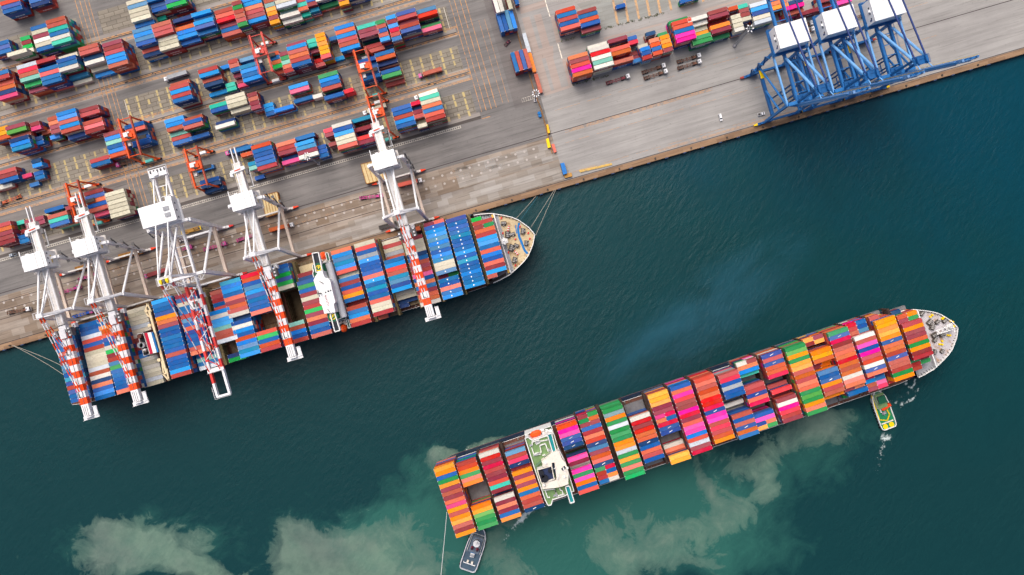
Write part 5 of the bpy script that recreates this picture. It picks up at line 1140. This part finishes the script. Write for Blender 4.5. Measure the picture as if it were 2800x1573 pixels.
me.materials.append(m); wo = bpy.data.objects.new('water', me); COL.objects.link(wo); tag(wo, 'dark teal harbour water with pale silt plumes', 'water', kind='structure')
# ------------------------------------------------------------------ vehicles and small things
CABW = paint('cab_white', (232, 232, 232), .35, .04, .1); CABP = paint('cab_pink', (206, 84, 152), .4, .08, .2); CHR = paint('chassis_rust', (118, 82, 66), .7, .25, .4, (60, 44, 36)); CHM = paint('chassis_maroon', (136, 58, 66), .65, .2, .35); CHP = paint('chassis_pink', (196, 66, 138), .6, .2, .3, (70, 40, 54)); CHO = paint('chassis_orange', (196, 100, 66), .65, .2, .35); LAMP = paint('lamp_glass', (240, 236, 220), .2, .02, 0)
def truck(cab, ch):
    t = thing('terminal_truck', '', 'truck'); m = MB()      # +x forward
    m.box((6.9, 0, 1.75), (2.0, 2.4, 2.3), 0, 0); m.box((6.75, 0, 2.95), (1.6, 2.1, .25), 0, 0); m.box((5.6, 0, 1.25), (.9, 1.9, 1.0), 0, 2); c = m.build('cab', [cab, GLS, DMACH], t)
    m = MB(); m.box((7.92, 0, 2.15), (.05, 2.1, .95)); m.build('windscreen', GLS, c)
    m = MB(); m.box((6.5, 0, 3.12), (.9, 1.1, .1)); m.build('roof_hatch', GREY, c)
    for sy in (-1, 1): m = MB(); m.box((7.93, sy * .85, 1.0), (.06, .35, .25)); m.build('headlight', LAMP, c)
    m = MB()
    for sy in (-1, 1): m.box((-.9, sy * .55, 1.2), (12.6, .28, .45))
    for k in range(7): m.box((-6.8 + k * 2.0, 0, 1.3), (.3, 2.4 if k in (0, 3, 6) else 1.5, .3))
    m.box((-6.9, 0, 1.25), (.35, 2.44, .4)); m.box((4.6, 0, 1.35), (2.0, 1.3, .25)); m.build('trailer_frame', ch, t)
    for x in (6.6, 3.9, 3.0, -3.6, -4.8, -5.9):
        for sy in (-1, 1): m = MB(); m.tube((x, sy * .75, .5), (x, sy * 1.2, .5), .5, n=12); m.build('wheel', TYR, t)
    return t
TR = {}
def put_truck(w, cab_px, tail_px, cab, ch, label, load=None, group=None):
    k = (cab.name, ch.name); a, b = WP(w, *cab_px), WP(w, *tail_px); d = a - b; rz = math.atan2(d.y, d.x); c = a - d.normalized() * 6.9
    if k not in TR: o = TR[k] = truck(cab, ch); o.location = (c.x, c.y, .04); o.rotation_euler = (0, 0, rz); o['label'] = label
    else: o = dup(TR[k], (c.x, c.y, .04), rz, label)
    if group: o['group'] = group
    if load:
        p = c + d.normalized() * -1.0; o = bpy.data.objects.new('shipping_container', CM[(40, None)]); COL.objects.link(o); o.location = (p.x, p.y, 1.5); o.rotation_euler = (0, 0, rz)
        o.material_slots[0].link = 'OBJECT'; o.material_slots[0].material = cont_mat(load[0]); tag(o, load[1], 'container', 'containers riding on truck trailers')
G1 = 'empty trucks parked in the right-hand yard'; G2 = 'trucks working the terminal'
put_truck('Y3', (1140, 765), (880, 848), CABW, CHM, 'white-cabbed truck with empty maroon trailer, front of the right-hand yard', group=G1)
put_truck('Y3', (1492, 660), (1240, 742), CABW, CHR, 'white-cabbed truck with empty rusty trailer, upper of the middle parked pair', group=G1)
put_truck('Y3', (1512, 716), (1260, 798), CABW, CHR, 'white-cabbed truck with empty rusty trailer, lower of the middle parked pair', group=G1)
put_truck('Y3', (1840, 560), (1585, 635), CABW, CHR, 'white-cabbed truck with empty rusty trailer, upper of the pair below pink containers', group=G1)
put_truck('Y3', (1845, 620), (1590, 698), CABW, CHR, 'white-cabbed truck with empty rusty trailer, lower of the pair below pink containers', group=G1)
put_truck('Y4', (418, 238), (170, 320), CABW, CHR, 'white-cabbed truck with rusty trailer right of the first blue crane house, upper one', group=G1)
put_truck('Y4', (432, 298), (180, 375), CABW, CHR, 'white-cabbed truck with rusty trailer right of the first blue crane house, lower one', group=G1)
put_truck('Y4', (980, 145), (850, 185), CABW, CHR, 'rusty trailer truck tucked between the second and third blue crane houses', group=G1)
put_truck('Y6', (1630, 342), (1400, 400), CABW, CHO, 'white-cabbed truck with rust-orange load under the rightmost white crane', ('O', 'rust orange container on a truck between the legs of the rightmost white crane'), G2)
put_truck('Y6', (366, 780), (100, 850), CABW, CHO, 'white-cabbed truck with rust-orange load right of the second white crane from the right', ('O', 'rust orange container on a truck beside the second white crane from the right'), G2)
put_truck('Y1', (1662, 795), (1890, 725), CABW, CHR, 'white-cabbed truck facing left with a grey load in the upper yard', ('L', 'grey container on a left-facing truck beside a lone red and blue stack'), G2)
put_truck('Y2', (1630, 762), (1870, 690), CABP, CHR, 'pink-cabbed truck facing left with a red load on the open bays', ('R', 'red container on a pink-cabbed truck crossing the open bays'), G2)
put_truck('Y2', (1590, 978), (1835, 898), CABW, CHR, 'white-cabbed truck with white load behind the turquoise-topped stack', ('W', 'white container on a truck behind the turquoise-topped stack'), G2)
put_truck('Y2', (1085, 1128), (1322, 1045), CABW, CHR, 'white-cabbed truck with cream load under the white boom end', ('C', 'cream container on a truck passing under the white boom end'), G2)
put_truck('Y6', (1250, 490), (1000, 520), CABP, CHP, 'pink-cabbed truck with empty pink trailer under the rightmost white crane', group=G2)
put_truck('Y5', (1900, 998), (1660, 1065), CABP, CHP, 'pink-cabbed truck with pink trailer under the twin-boom crane, upper lane', group=G2)
put_truck('Y5', (2238, 965), (2000, 1030), CABP, CHP, 'pink-cabbed truck with pink trailer right of the twin-boom crane legs', group=G2)
put_truck('Y5', (2560, 865), (2325, 945), CABP, CHP, 'pink-cabbed truck with pink trailer left of the fourth white crane', group=G2)
put_truck('Y5', (800, 1390), (560, 1470), CABP, CHP, 'pink-cabbed truck between the two leftmost white cranes', group=G2)
put_truck('Y5', (1000, 1250), (775, 1325), CABP, CHP, 'pink-cabbed truck behind the second white crane from the left', group=G2)
put_truck('Y5', (1185, 192), (1420, 115), CABP, CHR, 'pink-cabbed truck facing left below an orange yard crane', group=G2)
put_truck('Y5', (2265, 78), (2500, 0), CABP, CHR, 'pink-cabbed truck facing left beside a white boom end', ('N', 'navy container on the left-facing truck beside a white boom end'), G2)
put_truck('N', (84, 844.6), (22, 856), CABW, CHR, 'white-cabbed truck with rusty trailer at the left edge of the apron', group=G2)
put_truck('Y5', (15, 572), (250, 485), CABW, CHO, 'truck with orange trailer at the left edge of the yard', group=G2)
put_truck('N', (404, 756), (470, 735), CABP, CHM, 'maroon-loaded truck under the twin-boom crane, nearest the ship', ('M', 'maroon container on the truck under the twin-boom crane'), G2)
put_truck('N', (256, 851), (208, 866), CABP, paint('chassis_blue', (24, 92, 190), .6), 'truck with blue trailer squeezed between crane and ship stern', group=G2)
def car(body, label, p, rz, pickup=False):
    t = thing('parked_vehicle', label, 'car', p, rz, 'cars parked on the quay'); m = MB()
    pr = [(-2.3, .45), (-2.3, .95), (-1.5, 1.0), (1.0, 1.0), (2.1, .85), (2.3, .5)]
    vs = [(x, -.88, z) for x, z in pr] + [(x, .88, z) for x, z in pr]; n = 6
    m.add(vs, [(i, (i + 1) % n, n + (i + 1) % n, n + i) for i in range(n)] + [tuple(range(n - 1, -1, -1)), tuple(range(n, 2 * n))]); m.build('body', body, t)
    x0, x1 = (-.3, 1.2) if pickup else (-1.8, 1.0); m = MB(); vs = []
    for z, a, b, w in ((.98, x0 - .25, x1 + .3, .82), (1.5, x0, x1 - .4, .68)): vs += [(a, -w, z), (b, -w, z), (b, w, z), (a, w, z)]
    m.add(vs, BOXF, 0); m.build('windows', GLS, t); m = MB(); m.box(((x0 + x1 - .4) / 2, 0, 1.53), (x1 - .4 - x0, 1.34, .07)); m.build('roof', body, t)
    if pickup: m = MB(); m.box((-1.45, 0, 1.01), (1.5, 1.4, .05)); m.build('load_bed', DMACH, t)
    for x in (-1.4, 1.4):
        for sy in (-1, 1): m = MB(); m.tube((x, sy * .68, .33), (x, sy * .92, .33), .33, n=12); m.build('wheel', TYR, t)
    for sy in (-1, 1): m = MB(); m.box((2.24, sy * .6, .68), (.1, .36, .16)); m.build('headlight', LAMP, t)
a, b = WP('Y3', 2068, 1200), WP('Y3', 2050, 1130); car(CABW, 'white car on the open quay, well left of the blue cranes', (*((a + b) / 2)[:2], .03), math.atan2(a.y - b.y, a.x - b.x))
a, b = WP('Y3', 2490, 1125), WP('Y3', 2435, 1138); car(CABW, 'white pickup beside the front leg of the leftmost blue crane', (*((a + b) / 2)[:2], .03), math.atan2(a.y - b.y, a.x - b.x), True)
a, b = WP('Y5', 95, 1085), WP('Y5', 175, 1068); car(paint('car_silver', (190, 200, 208), .35), 'silver pickup on the left terminal road near the ladder line', (*((a + b) / 2)[:2], .03), math.atan2(a.y - b.y, a.x - b.x), True)
a, b = WP('Y2', 2500, 415), WP('Y2', 2470, 445); car(paint('machine_maroon', (110, 44, 58), .5), 'small maroon forklift on the road below the crosswise blue containers', (*((a + b) / 2)[:2], .03), math.atan2(a.y - b.y, a.x - b.x), True)  # a forklift, not a car; stands in with the pickup body
# high light masts
def mast(base, h, label, lat=False):
    t = thing('light_mast', label, 'light mast', (base.x, base.y, 0), 0, 'high light masts'); m = MB()
    if lat:
        for k in range(4):
            an = k * math.pi / 2; m.beam((math.cos(an) * 1.1, math.sin(an) * 1.1, 0), (math.cos(an) * .5, math.sin(an) * .5, h), .22)
        n = 14
        for j in range(n):
            for k in range(4):
                r0_, r1_ = 1.1 - .6 * j / n, 1.1 - .6 * (j + 1) / n; a0, a1 = k * math.pi / 2, (k + 1) * math.pi / 2
                m.beam((math.cos(a0) * r0_, math.sin(a0) * r0_, h * j / n), (math.cos(a1) * r1_, math.sin(a1) * r1_, h * (j + 1) / n), .12)
    else: m.tube((0, 0, 0), (0, 0, h), .5, .26, n=10)
    m.build('pole', GREY, t); m = MB(); m.box((0, 0, .35), (1.8, 1.8, .7)); m.build('base', FC2, t)
    m = MB(); n = 16
    for k in range(n): a0, a1 = 2 * math.pi * k / n, 2 * math.pi * (k + 1) / n; m.beam((math.cos(a0) * 1.5, math.sin(a0) * 1.5, h), (math.cos(a1) * 1.5, math.sin(a1) * 1.5, h), .2, .3)
    for k in range(4): m.beam((0, 0, h), (math.cos(k * 1.571) * 1.5, math.sin(k * 1.571) * 1.5, h), .15)
    m.build('head_ring', GREY, t)
    for k in range(9 if not lat else 6):
        a0 = 2 * math.pi * k / (9 if not lat else 6); m = MB(); m.box((math.cos(a0) * 1.95, math.sin(a0) * 1.95, h), (.9, .5, .45), a0); m.build('lamp', CABW, t)
mast(P(871.6, 447.4), 23.5, 'light mast with a ring of lamps beside the white ladder line'); mast(P(2007.3, 126), 28.6, 'lattice light mast at the front of the right-hand yard', True); mast(P(1463.6, 276), 16.5, 'light mast on the boundary fence between the two yards')
# hatch covers landed on the quay
def slab(w, pts, label, hgt, col):
    m = MB(); m.prism([WP(w, x, y, hgt) for x, y in pts], .03, hgt, 1, 0)
    p = [WP(w, x, y, hgt) for x, y in pts]
    for k in range(1, 6): a = p[0].lerp(p[1], k / 6); b = p[3].lerp(p[2], k / 6); m.beam(a + Vector((0, 0, .06)), b + Vector((0, 0, .06)), .3, .12, 1)
    m.wall([q + Vector((0, 0, -.01)) for q in p], .22, .35, 1, True)
    tag(m.build('hatch_cover_stack', col), label, 'hatch cover', 'ship hatch covers set down on the quay')
SLB = paint('hatch_pale', (206, 186, 138), .8, .15, .55, (158, 110, 56)); SLE = paint('hatch_edge_rust', (156, 104, 50), .8, .25, .4); SLD = paint('hatch_ochre', (150, 112, 52), .8, .25, .4, (90, 60, 30))
slab('Z7', [(520, 615), (715, 565), (770, 815), (575, 878)], 'pale hatch cover stack behind the second white crane from the right', 3.2, [SLB, SLE])
slab('Y6', [(1035, 180), (1230, 130), (1300, 320), (1092, 372)], 'pale hatch cover stack under the house of the rightmost white crane', 3.0, [SLB, SLE])
slab('Y5', [(1170, 1075), (1395, 1020), (1405, 1060), (1185, 1115)], 'ochre hatch cover stack behind the second white crane from the left', 2.2, [SLD, SLE])
slab('Y5', [(740, 1200), (965, 1140), (975, 1185), (755, 1240)], 'ochre hatch cover stack behind the leftmost white crane', 2.2, [SLD, SLE])
m = MB()
for sy in (-1, 1): m.beam((-5.8, sy * 1.0, .9), (5.8, sy * 1.0, .9), .5, .5)
m.box((0, 0, 1.2), (4, 2, 1.0), 0, 0); m.box((0, 0, .9), (9, .8, .6), 0, 0)
for sx in (-1, 1): m.box((sx * 5.9, 0, .8), (.5, 2.5, .5), 0, 1)
o = m.build('spreader_frame', [SLD, YEL]); p = WP('Y5', 1900, 835); o.location = (p.x, p.y, .3); o.rotation_euler = (0, 0, QA); tag(o, 'yellow lifting spreader parked under the twin-boom crane', 'spreader')
m = MB(); p = WP('V5', 490, 85, .5)
m.box((0, 0, 1.4), (11, 2.5, .3)); railing(m, [(-5.5, -1.2, 1.5), (5.5, -1.2, 1.5), (5.5, 1.2, 1.5), (-5.5, 1.2, 1.5)], 0, True); m.box((-5, 0, .7), (.3, 2.2, 1.4)); m.box((5, 0, .7), (.3, 2.2, 1.4))
o = m.build('lashing_cage', [DMACH]); o.location = (p.x, p.y, 0); o.rotation_euler = (0, 0, QA); tag(o, 'dark lashing cage on the quay edge under the rightmost white crane', 'platform')
# boundary fence corner: hut, barriers, crates
FNC = paint('fence_rust', (148, 112, 78), .8, .2, .4); m = MB(); pts = [P(1400, 40), P(1462, 255), P(1480, 300), P(1493, 350), P(1510, 420)]
for a, b in zip(pts[:-1], pts[1:]):
    n = int((b - a).length / 3)
    for k in range(n): q = a.lerp(b, k / n); m.box(q + Vector((0, 0, 1.1)), (.2, .2, 2.2), QA)
    for z in (.4, 1.2, 2.1): m.beam(a + Vector((0, 0, z)), b + Vector((0, 0, z)), .12, .12)
    m.beam(a + Vector((0, 0, .2)), b + Vector((0, 0, .2)), .7, .4)
tag(m.build('boundary_fence', FNC), 'rusty fence between the left and right yards', 'fence')
def hut(pts, h, cw, cr, nm, label, cat):
    a = [P(x, y, h) for x, y in pts]; m = MB(); m.prism(a, .02, h, 0, 1); tag(m.build(nm, [cw, cr]), label, cat)
hut([(1532, 447), (1543, 445), (1551, 474), (1540, 478)], 3, NAVY, paint('hut_blue', (34, 116, 190)), 'gate_hut', 'blue-roofed hut at the end of the boundary fence', 'hut')
hut([(1494, 341), (1499, 340), (1504, 363), (1498, 365)], 1.6, YEL, paint('barrier_yellow', (244, 180, 20)), 'barrier_block', 'yellow barrier block nearer the lamp mast', 'barrier')
hut([(1493, 380), (1500, 378), (1506, 402), (1498, 405)], 1.8, YEL, YEL, 'barrier_block', 'yellow barrier block nearer the blue-roofed hut', 'barrier')
hut([(1508, 395), (1515, 393), (1522, 415), (1515, 418)], 1.5, RED, paint('crate_salmon', (220, 110, 90)), 'quay_crate', 'salmon crate beside the yellow barrier block', 'crate')
for (x, y), lb in (((1474, 311), 'blue drum by the boundary fence, upper of two'), ((1476, 318), 'blue drum by the boundary fence, lower of two')):
    m = MB(); p = P(x, y); m.tube(p, p + Vector((0, 0, 1.6)), 1.0, n=12); m.tube(p + Vector((0, 0, 1.6)), p + Vector((0, 0, 1.8)), .6, n=12); tag(m.build('blue_drum', BLU), lb, 'drum', 'blue drums by the fence')
hut([(1541, 477), (1562, 472), (1565, 482), (1545, 487)], 1.2, FNC, paint('crate_ochre', (190, 140, 66)), 'timber_pile', 'ochre pallet pile at the quay edge below the hut', 'pallets')
hut([(1583, 466), (1672, 446), (1674, 451), (1587, 472)], .5, YEL, worn('faded_yellow', (206, 168, 86), .4), 'mooring_plank', 'long yellowish plank platform lying along the quay edge', 'platform')
# fenders and bollards along the quay
m = MB(); m.box((0, 0, -1.6), (2.0, .5, 3.0), 0, 0); m.tube((-.7, .5, -1.6), (-.7, .1, -1.6), .6, n=10, mi=1); m.tube((.7, .5, -1.6), (.7, .1, -1.6), .6, n=10, mi=1)
fm = m.mesh('quay_fender', [paint('fender_slate', (52, 76, 112), .7), TYR]); mb_ = MB(); mb_.tube((0, 0, 0), (0, 0, .6), .4, .32, n=10); mb_.tube((0, 0, .6), (0, 0, .85), .55, .5, n=10); bm_ = mb_.mesh('mooring_bollard', [DMACH])
k = 0; s = 10
while s < 2860:
    for nm, me_, t_, z_, lb, g in (('quay_fender', fm, 4.3, .0, 'slate blue fender panel hung on the quay face', 'fenders along the quay'), ('mooring_bollard', bm_, -3.0, .03, 'dark mooring bollard standing on the quay edge', 'bollards along the quay')):
        if nm == 'mooring_bollard' and k % 2: continue
        p = Q(s + (20 if nm == 'mooring_bollard' else 0), t_, z_); o = bpy.data.objects.new(nm, me_); COL.objects.link(o); o.location = p; o.rotation_euler = (0, 0, QA); tag(o, lb, nm.split('_')[1], g)
    s += 51; k += 1
# tugs
def tug(w, stern, bow, B, label, hull, deckm, style):
    a, b = WP(w, *stern, -1), WP(w, *bow, -1); d = b - a; L = d.length; t = thing('tug_boat', label, 'tug', (a.x, a.y, WZ), math.atan2(d.y, d.x)); h = B / 2
    out = [(0, -h * .72), (.7, -h * .92), (3, -h), (L * .6, -h), (L * .8, -h * .86), (L * .92, -h * .55), (L, -h * .12)]; out = out + [(x, -y) for x, y in out[::-1]]
    m = MB(); m.prism(out, -1.5, 2.0, 0, 1); m.build('hull', [hull, deckm], t)
    m = MB(); m.wall([(x, y, 2.0) for x, y in out], .9, .5, 0, True); m.build('bulwark', WHT if style else paint('tug_rim', (196, 196, 202)), t)
    for k in range(9):
        for sy in (-1, 1): m = MB(); m.tube((2 + k * (L * .7) / 9, sy * (h + .05), 1.2), (2 + k * (L * .7) / 9, sy * (h + .5), 1.2), .75, n=10); m.build('tyre_fender', TYR, t)
    m = MB(); n = len(out)
    m.tube((L - .6, -h * .5, 1.6), (L - .6, h * .5, 1.6), .8, n=10); m.build('bow_fender', TYR, t)
    if style == 0:
        m = MB(); m.box((L * .62, 0, 3.2), (L * .34, h * 1.15, 2.4), 0, 0); m.box((L * .62, 0, 4.46), (L * .36, h * 1.25, .12), 0, 1); m.build('deckhouse', [WHT, paint('slate_deck', (96, 110, 124))], t)
        m = MB(); m.tube((L * .68, 0, 4.5), (L * .68, 0, 6.9), 2.4, 2.2, n=8, mi=0); m.tube((L * .68, 0, 5.5), (L * .68, 0, 6.4), 2.42, 2.34, n=8, mi=1); m.tube((L * .68, 0, 6.9), (L * .68, 0, 7.1), 1.6, n=8, mi=0); m.build('wheelhouse', [CABW, GLS], t)
        for sy in (-1, 1): m = MB(); m.tube((L * .55, sy * 1.7, 4.5), (L * .55, sy * 1.7, 7.2), .85, n=10, mi=0); m.tube((L * .55, sy * 1.7, 7.2), (L * .55, sy * 1.7, 7.5), .7, n=10, mi=1); m.build('funnel', [paint('funnel_maroon', (150, 40, 60)), BLK], t)
        m = MB(); m.tube((L * .72, 0, 7), (L * .72, 0, 11), .25, .12); m.box((L * .72, 0, 9), (.3, 2.4, .25)); m.build('mast', WHT, t)
        m = MB(); m.box((L * .36, 0, 2.6), (2.6, 2.6, 1.2), .1, 0); m.tube((L * .36, -1.3, 3.4), (L * .36, 1.3, 3.4), .8, n=10, mi=1); m.box((L * .44, 0, 2.8), (1.4, 3.2, 1.6), 0, 2); m.build('winch', [WHT, GREY, BLU], t)
        for sy in (-1, 1): m = MB(); m.box((L * .2, sy * 1.4, 2.6), (1.4, 1.2, 1.2)); m.build('deck_crate', CREAMP, t)
        m = MB(); m.beam((L * .16, -h * .7, 3.2), (L * .16, h * .7, 3.2), .4, .5); m.box((L * .16, -h * .7, 2.6), (.4, .4, 1.2)); m.box((L * .16, h * .7, 2.6), (.4, .4, 1.2)); m.build('towing_bow', CABW, t)
        m = MB(); m.wall([(L * .42, -h * .78, 2), (L * .84, -h * .72, 2), (L * .84, h * .72, 2), (L * .42, h * .78, 2)], 1.2, .18); m.build('rail', WHT, t)
    else:
        m = MB(); m.box((L * .74, .2, 3.2), (L * .36, h * 1.2, 2.4), 0, 0); m.box((L * .74, .2, 4.46), (L * .37, h * 1.25, .12), 0, 1); m.build('deckhouse', [WHT, GDECK], t)
        m = MB(); m.box((L * .79, .2, 5.6), (4.2, h * .95, 2.2), 0, 0); m.box((L * .79, .2, 5.9), (4.3, h * .98, .9), 0, 1); m.box((L * .79, .2, 6.8), (4.6, h * 1.0, .2), 0, 2); m.build('wheelhouse', [WHT, GLS, DGREEN], t)
        m = MB(); m.beam((L * .52, h * .1, 3.4), (L * .58, -h * 1.0, 3.8), 1.9, 1.6); m.box((L * .53, h * .05, 3.2), (1.8, 1.8, 2.2)); m.build('deck_crane', paint('crane_orange', (246, 74, 24), .45), t)
        m = MB(); m.wall([(L * .92, h * .78, 2.1), (L * .28, h * .86, 2.1), (L * .2, -h * .05, 2.1), (L * .32, -h * .6, 2.1), (L * .46, -h * .5, 2.1)], .5, .55); m.build('deck_stripe', YEL, t)
        for y in (-h * .42, h * .42): m = MB(); m.tube((L * .07, y, 2.05), (L * .07, y, 2.35), 1.55, n=20); m.build('round_hatch', YEL, t)
        m = MB(); m.beam((L * .16, -h * .8, 2.4), (L * .16, h * .8, 2.4), .7, .5); m.build('towing_bow', CREAMP, t)
        m = MB(); m.tube((L * .4, -1, 2.9), (L * .4, 1, 2.9), .7, n=10); m.box((L * .4, 0, 2.3), (1.6, 2.6, .6)); m.beam((L * .34, 0, 2.5), (L * .4, 1.4, 2.5), .35); m.build('winch', GREY, t)
        m = MB()
        for k in range(3): m.box((L * .56 - k * 1.3, h * .35, 2.5), (.8, .8, .9), .2)
        m.build('deck_crates', CABW, t)
        m = MB(); m.wall([(L * .95, h * .4, 2), (L * .55, h * .62, 2)], 1.8, .3); m.build('side_screen', CABW, t)
tug('T1', (352, 1408), (462, 1085), 10.6, 'navy tug pushing at the stern quarter of the sailing ship', paint('tug_dark', (38, 44, 58), .5), paint('tug_slate_deck', (66, 86, 102), .6, .15, .3), 0)
tug('T2', (1066, 1256), (945, 925), 9.6, 'white and green tug with yellow hatches at the bow quarter of the sailing ship', CABW, paint('tug_green_deck', (28, 128, 84), .6, .12, .25), 1)
# thin bluish exhaust drifting over the water
vm = MB(); A, B_ = P(1580, 1085, 28), P(2260, 625, 34); ax = B_ - A; L_ = ax.length; n, ms = 12, 16
for i in range(1, n):
    th = math.pi * i / n; vm.v += [(-math.cos(th) * L_ / 2, math.sin(th) * math.cos(2 * math.pi * k / ms) * 26, math.sin(th) * math.sin(2 * math.pi * k / ms) * 16) for k in range(ms)]
for i in range(n - 2): vm.f += [(i * ms + k, i * ms + (k + 1) % ms, (i + 1) * ms + (k + 1) % ms, (i + 1) * ms + k) for k in range(ms)]
vm.f += [tuple(range(ms)), tuple(range((n - 2) * ms + ms - 1, (n - 2) * ms - 1, -1))]; vm.mi = [0] * len(vm.f)
sm = bpy.data.materials.new('exhaust_smoke'); sm.use_nodes = True; nt = sm.node_tree; nt.nodes.remove(nt.nodes['Principled BSDF']); pv = nt.nodes.new('ShaderNodeVolumePrincipled'); pv.inputs['Color'].default_value = (.10, .40, .58, 1)
v = posn(nt, (.5, 1.5, 1), math.atan2(ax.y, ax.x)); nn = noi(nt, v, .035, 5, .6); nn.node.inputs['Distortion'].default_value = 1.0
g = nd(nt, 'ShaderNodeTexCoord'); vsub = nd(nt, 'ShaderNodeVectorMath', operation='SUBTRACT'); nt.links.new(g.outputs['Generated'], vsub.inputs[0]); vsub.inputs[1].default_value = (.5, .5, .5)
vl = nd(nt, 'ShaderNodeVectorMath', operation='LENGTH'); nt.links.new(vsub.outputs[0], vl.inputs[0])
fall = mth(nt, 'POWER', mth(nt, 'SUBTRACT', 1.0, mth(nt, 'MULTIPLY', vl.outputs['Value'], 2.0), True), .95)
dens = mth(nt, 'MULTIPLY', mth(nt, 'MULTIPLY', ramp(nt, nn, [(.36, (0, 0, 0)), (.7, (1, 1, 1))]), fall), SMOKE)
nt.links.new(dens, pv.inputs['Density']); nt.links.new(pv.outputs[0], nt.nodes['Material Output'].inputs['Volume'])
so_ = vm.build('exhaust_smoke', sm); me_ = so_.data; bmx = bmesh.new(); bmx.from_mesh(me_); bmesh.ops.remove_doubles(bmx, verts=bmx.verts, dist=.001); bmesh.ops.recalc_face_normals(bmx, faces=bmx.faces); bmx.to_mesh(me_); bmx.free()
so_.location = (A + B_) / 2; so_.rotation_euler = (0, 0, math.atan2(ax.y, ax.x)); tag(so_, 'thin bluish exhaust smoke drifting over the open water', 'smoke', kind='stuff')
# ------------------------------------------------------------------ light, sky, camera
SUN_EL, SUN_AZ = R(56), R(118)        # azimuth measured from +X towards +Y in the picture
sd = Vector((math.cos(SUN_EL) * math.cos(SUN_AZ), math.cos(SUN_EL) * math.sin(SUN_AZ), math.sin(SUN_EL)))
w = bpy.data.worlds.new('World'); scene.world = w; w.use_nodes = True
nt = w.node_tree; sky = nt.nodes.new('ShaderNodeTexSky'); sky.sky_type = 'NISHITA'; sky.sun_disc = False
sky.sun_elevation = SUN_EL; sky.sun_rotation = math.pi / 2 - SUN_AZ; sky.dust_density = 6.0; sky.air_density = .45; sky.ozone_density = .8
nt.links.new(sky.outputs[0], nt.nodes['Background'].inputs[0]); nt.nodes['Background'].inputs[1].default_value = .14
sl_ = bpy.data.lights.new('sun', 'SUN'); sl_.energy = 1.4; sl_.angle = R(60); sl_.color = (1, .985, .965)
so = bpy.data.objects.new('sun', sl_); COL.objects.link(so); so.rotation_euler = sd.to_track_quat('Z', 'Y').to_euler()
cd = bpy.data.cameras.new('camera'); cd.sensor_width = 36; cd.lens = F / 2800 * 36; cd.clip_start = 1; cd.clip_end = 20000
cd.shift_x = -(NX - 1400) / 2800; cd.shift_y = -(786.5 - NY) / 2800
co = bpy.data.objects.new('camera', cd); COL.objects.link(co); co.location = (0, 0, H); scene.camera = co
scene.render.engine = 'CYCLES'
vs = scene.view_settings; vs.view_transform = 'Standard'; vs.look = 'None'; vs.exposure = EXPO; vs.gamma = 1; vs.use_curve_mapping = False
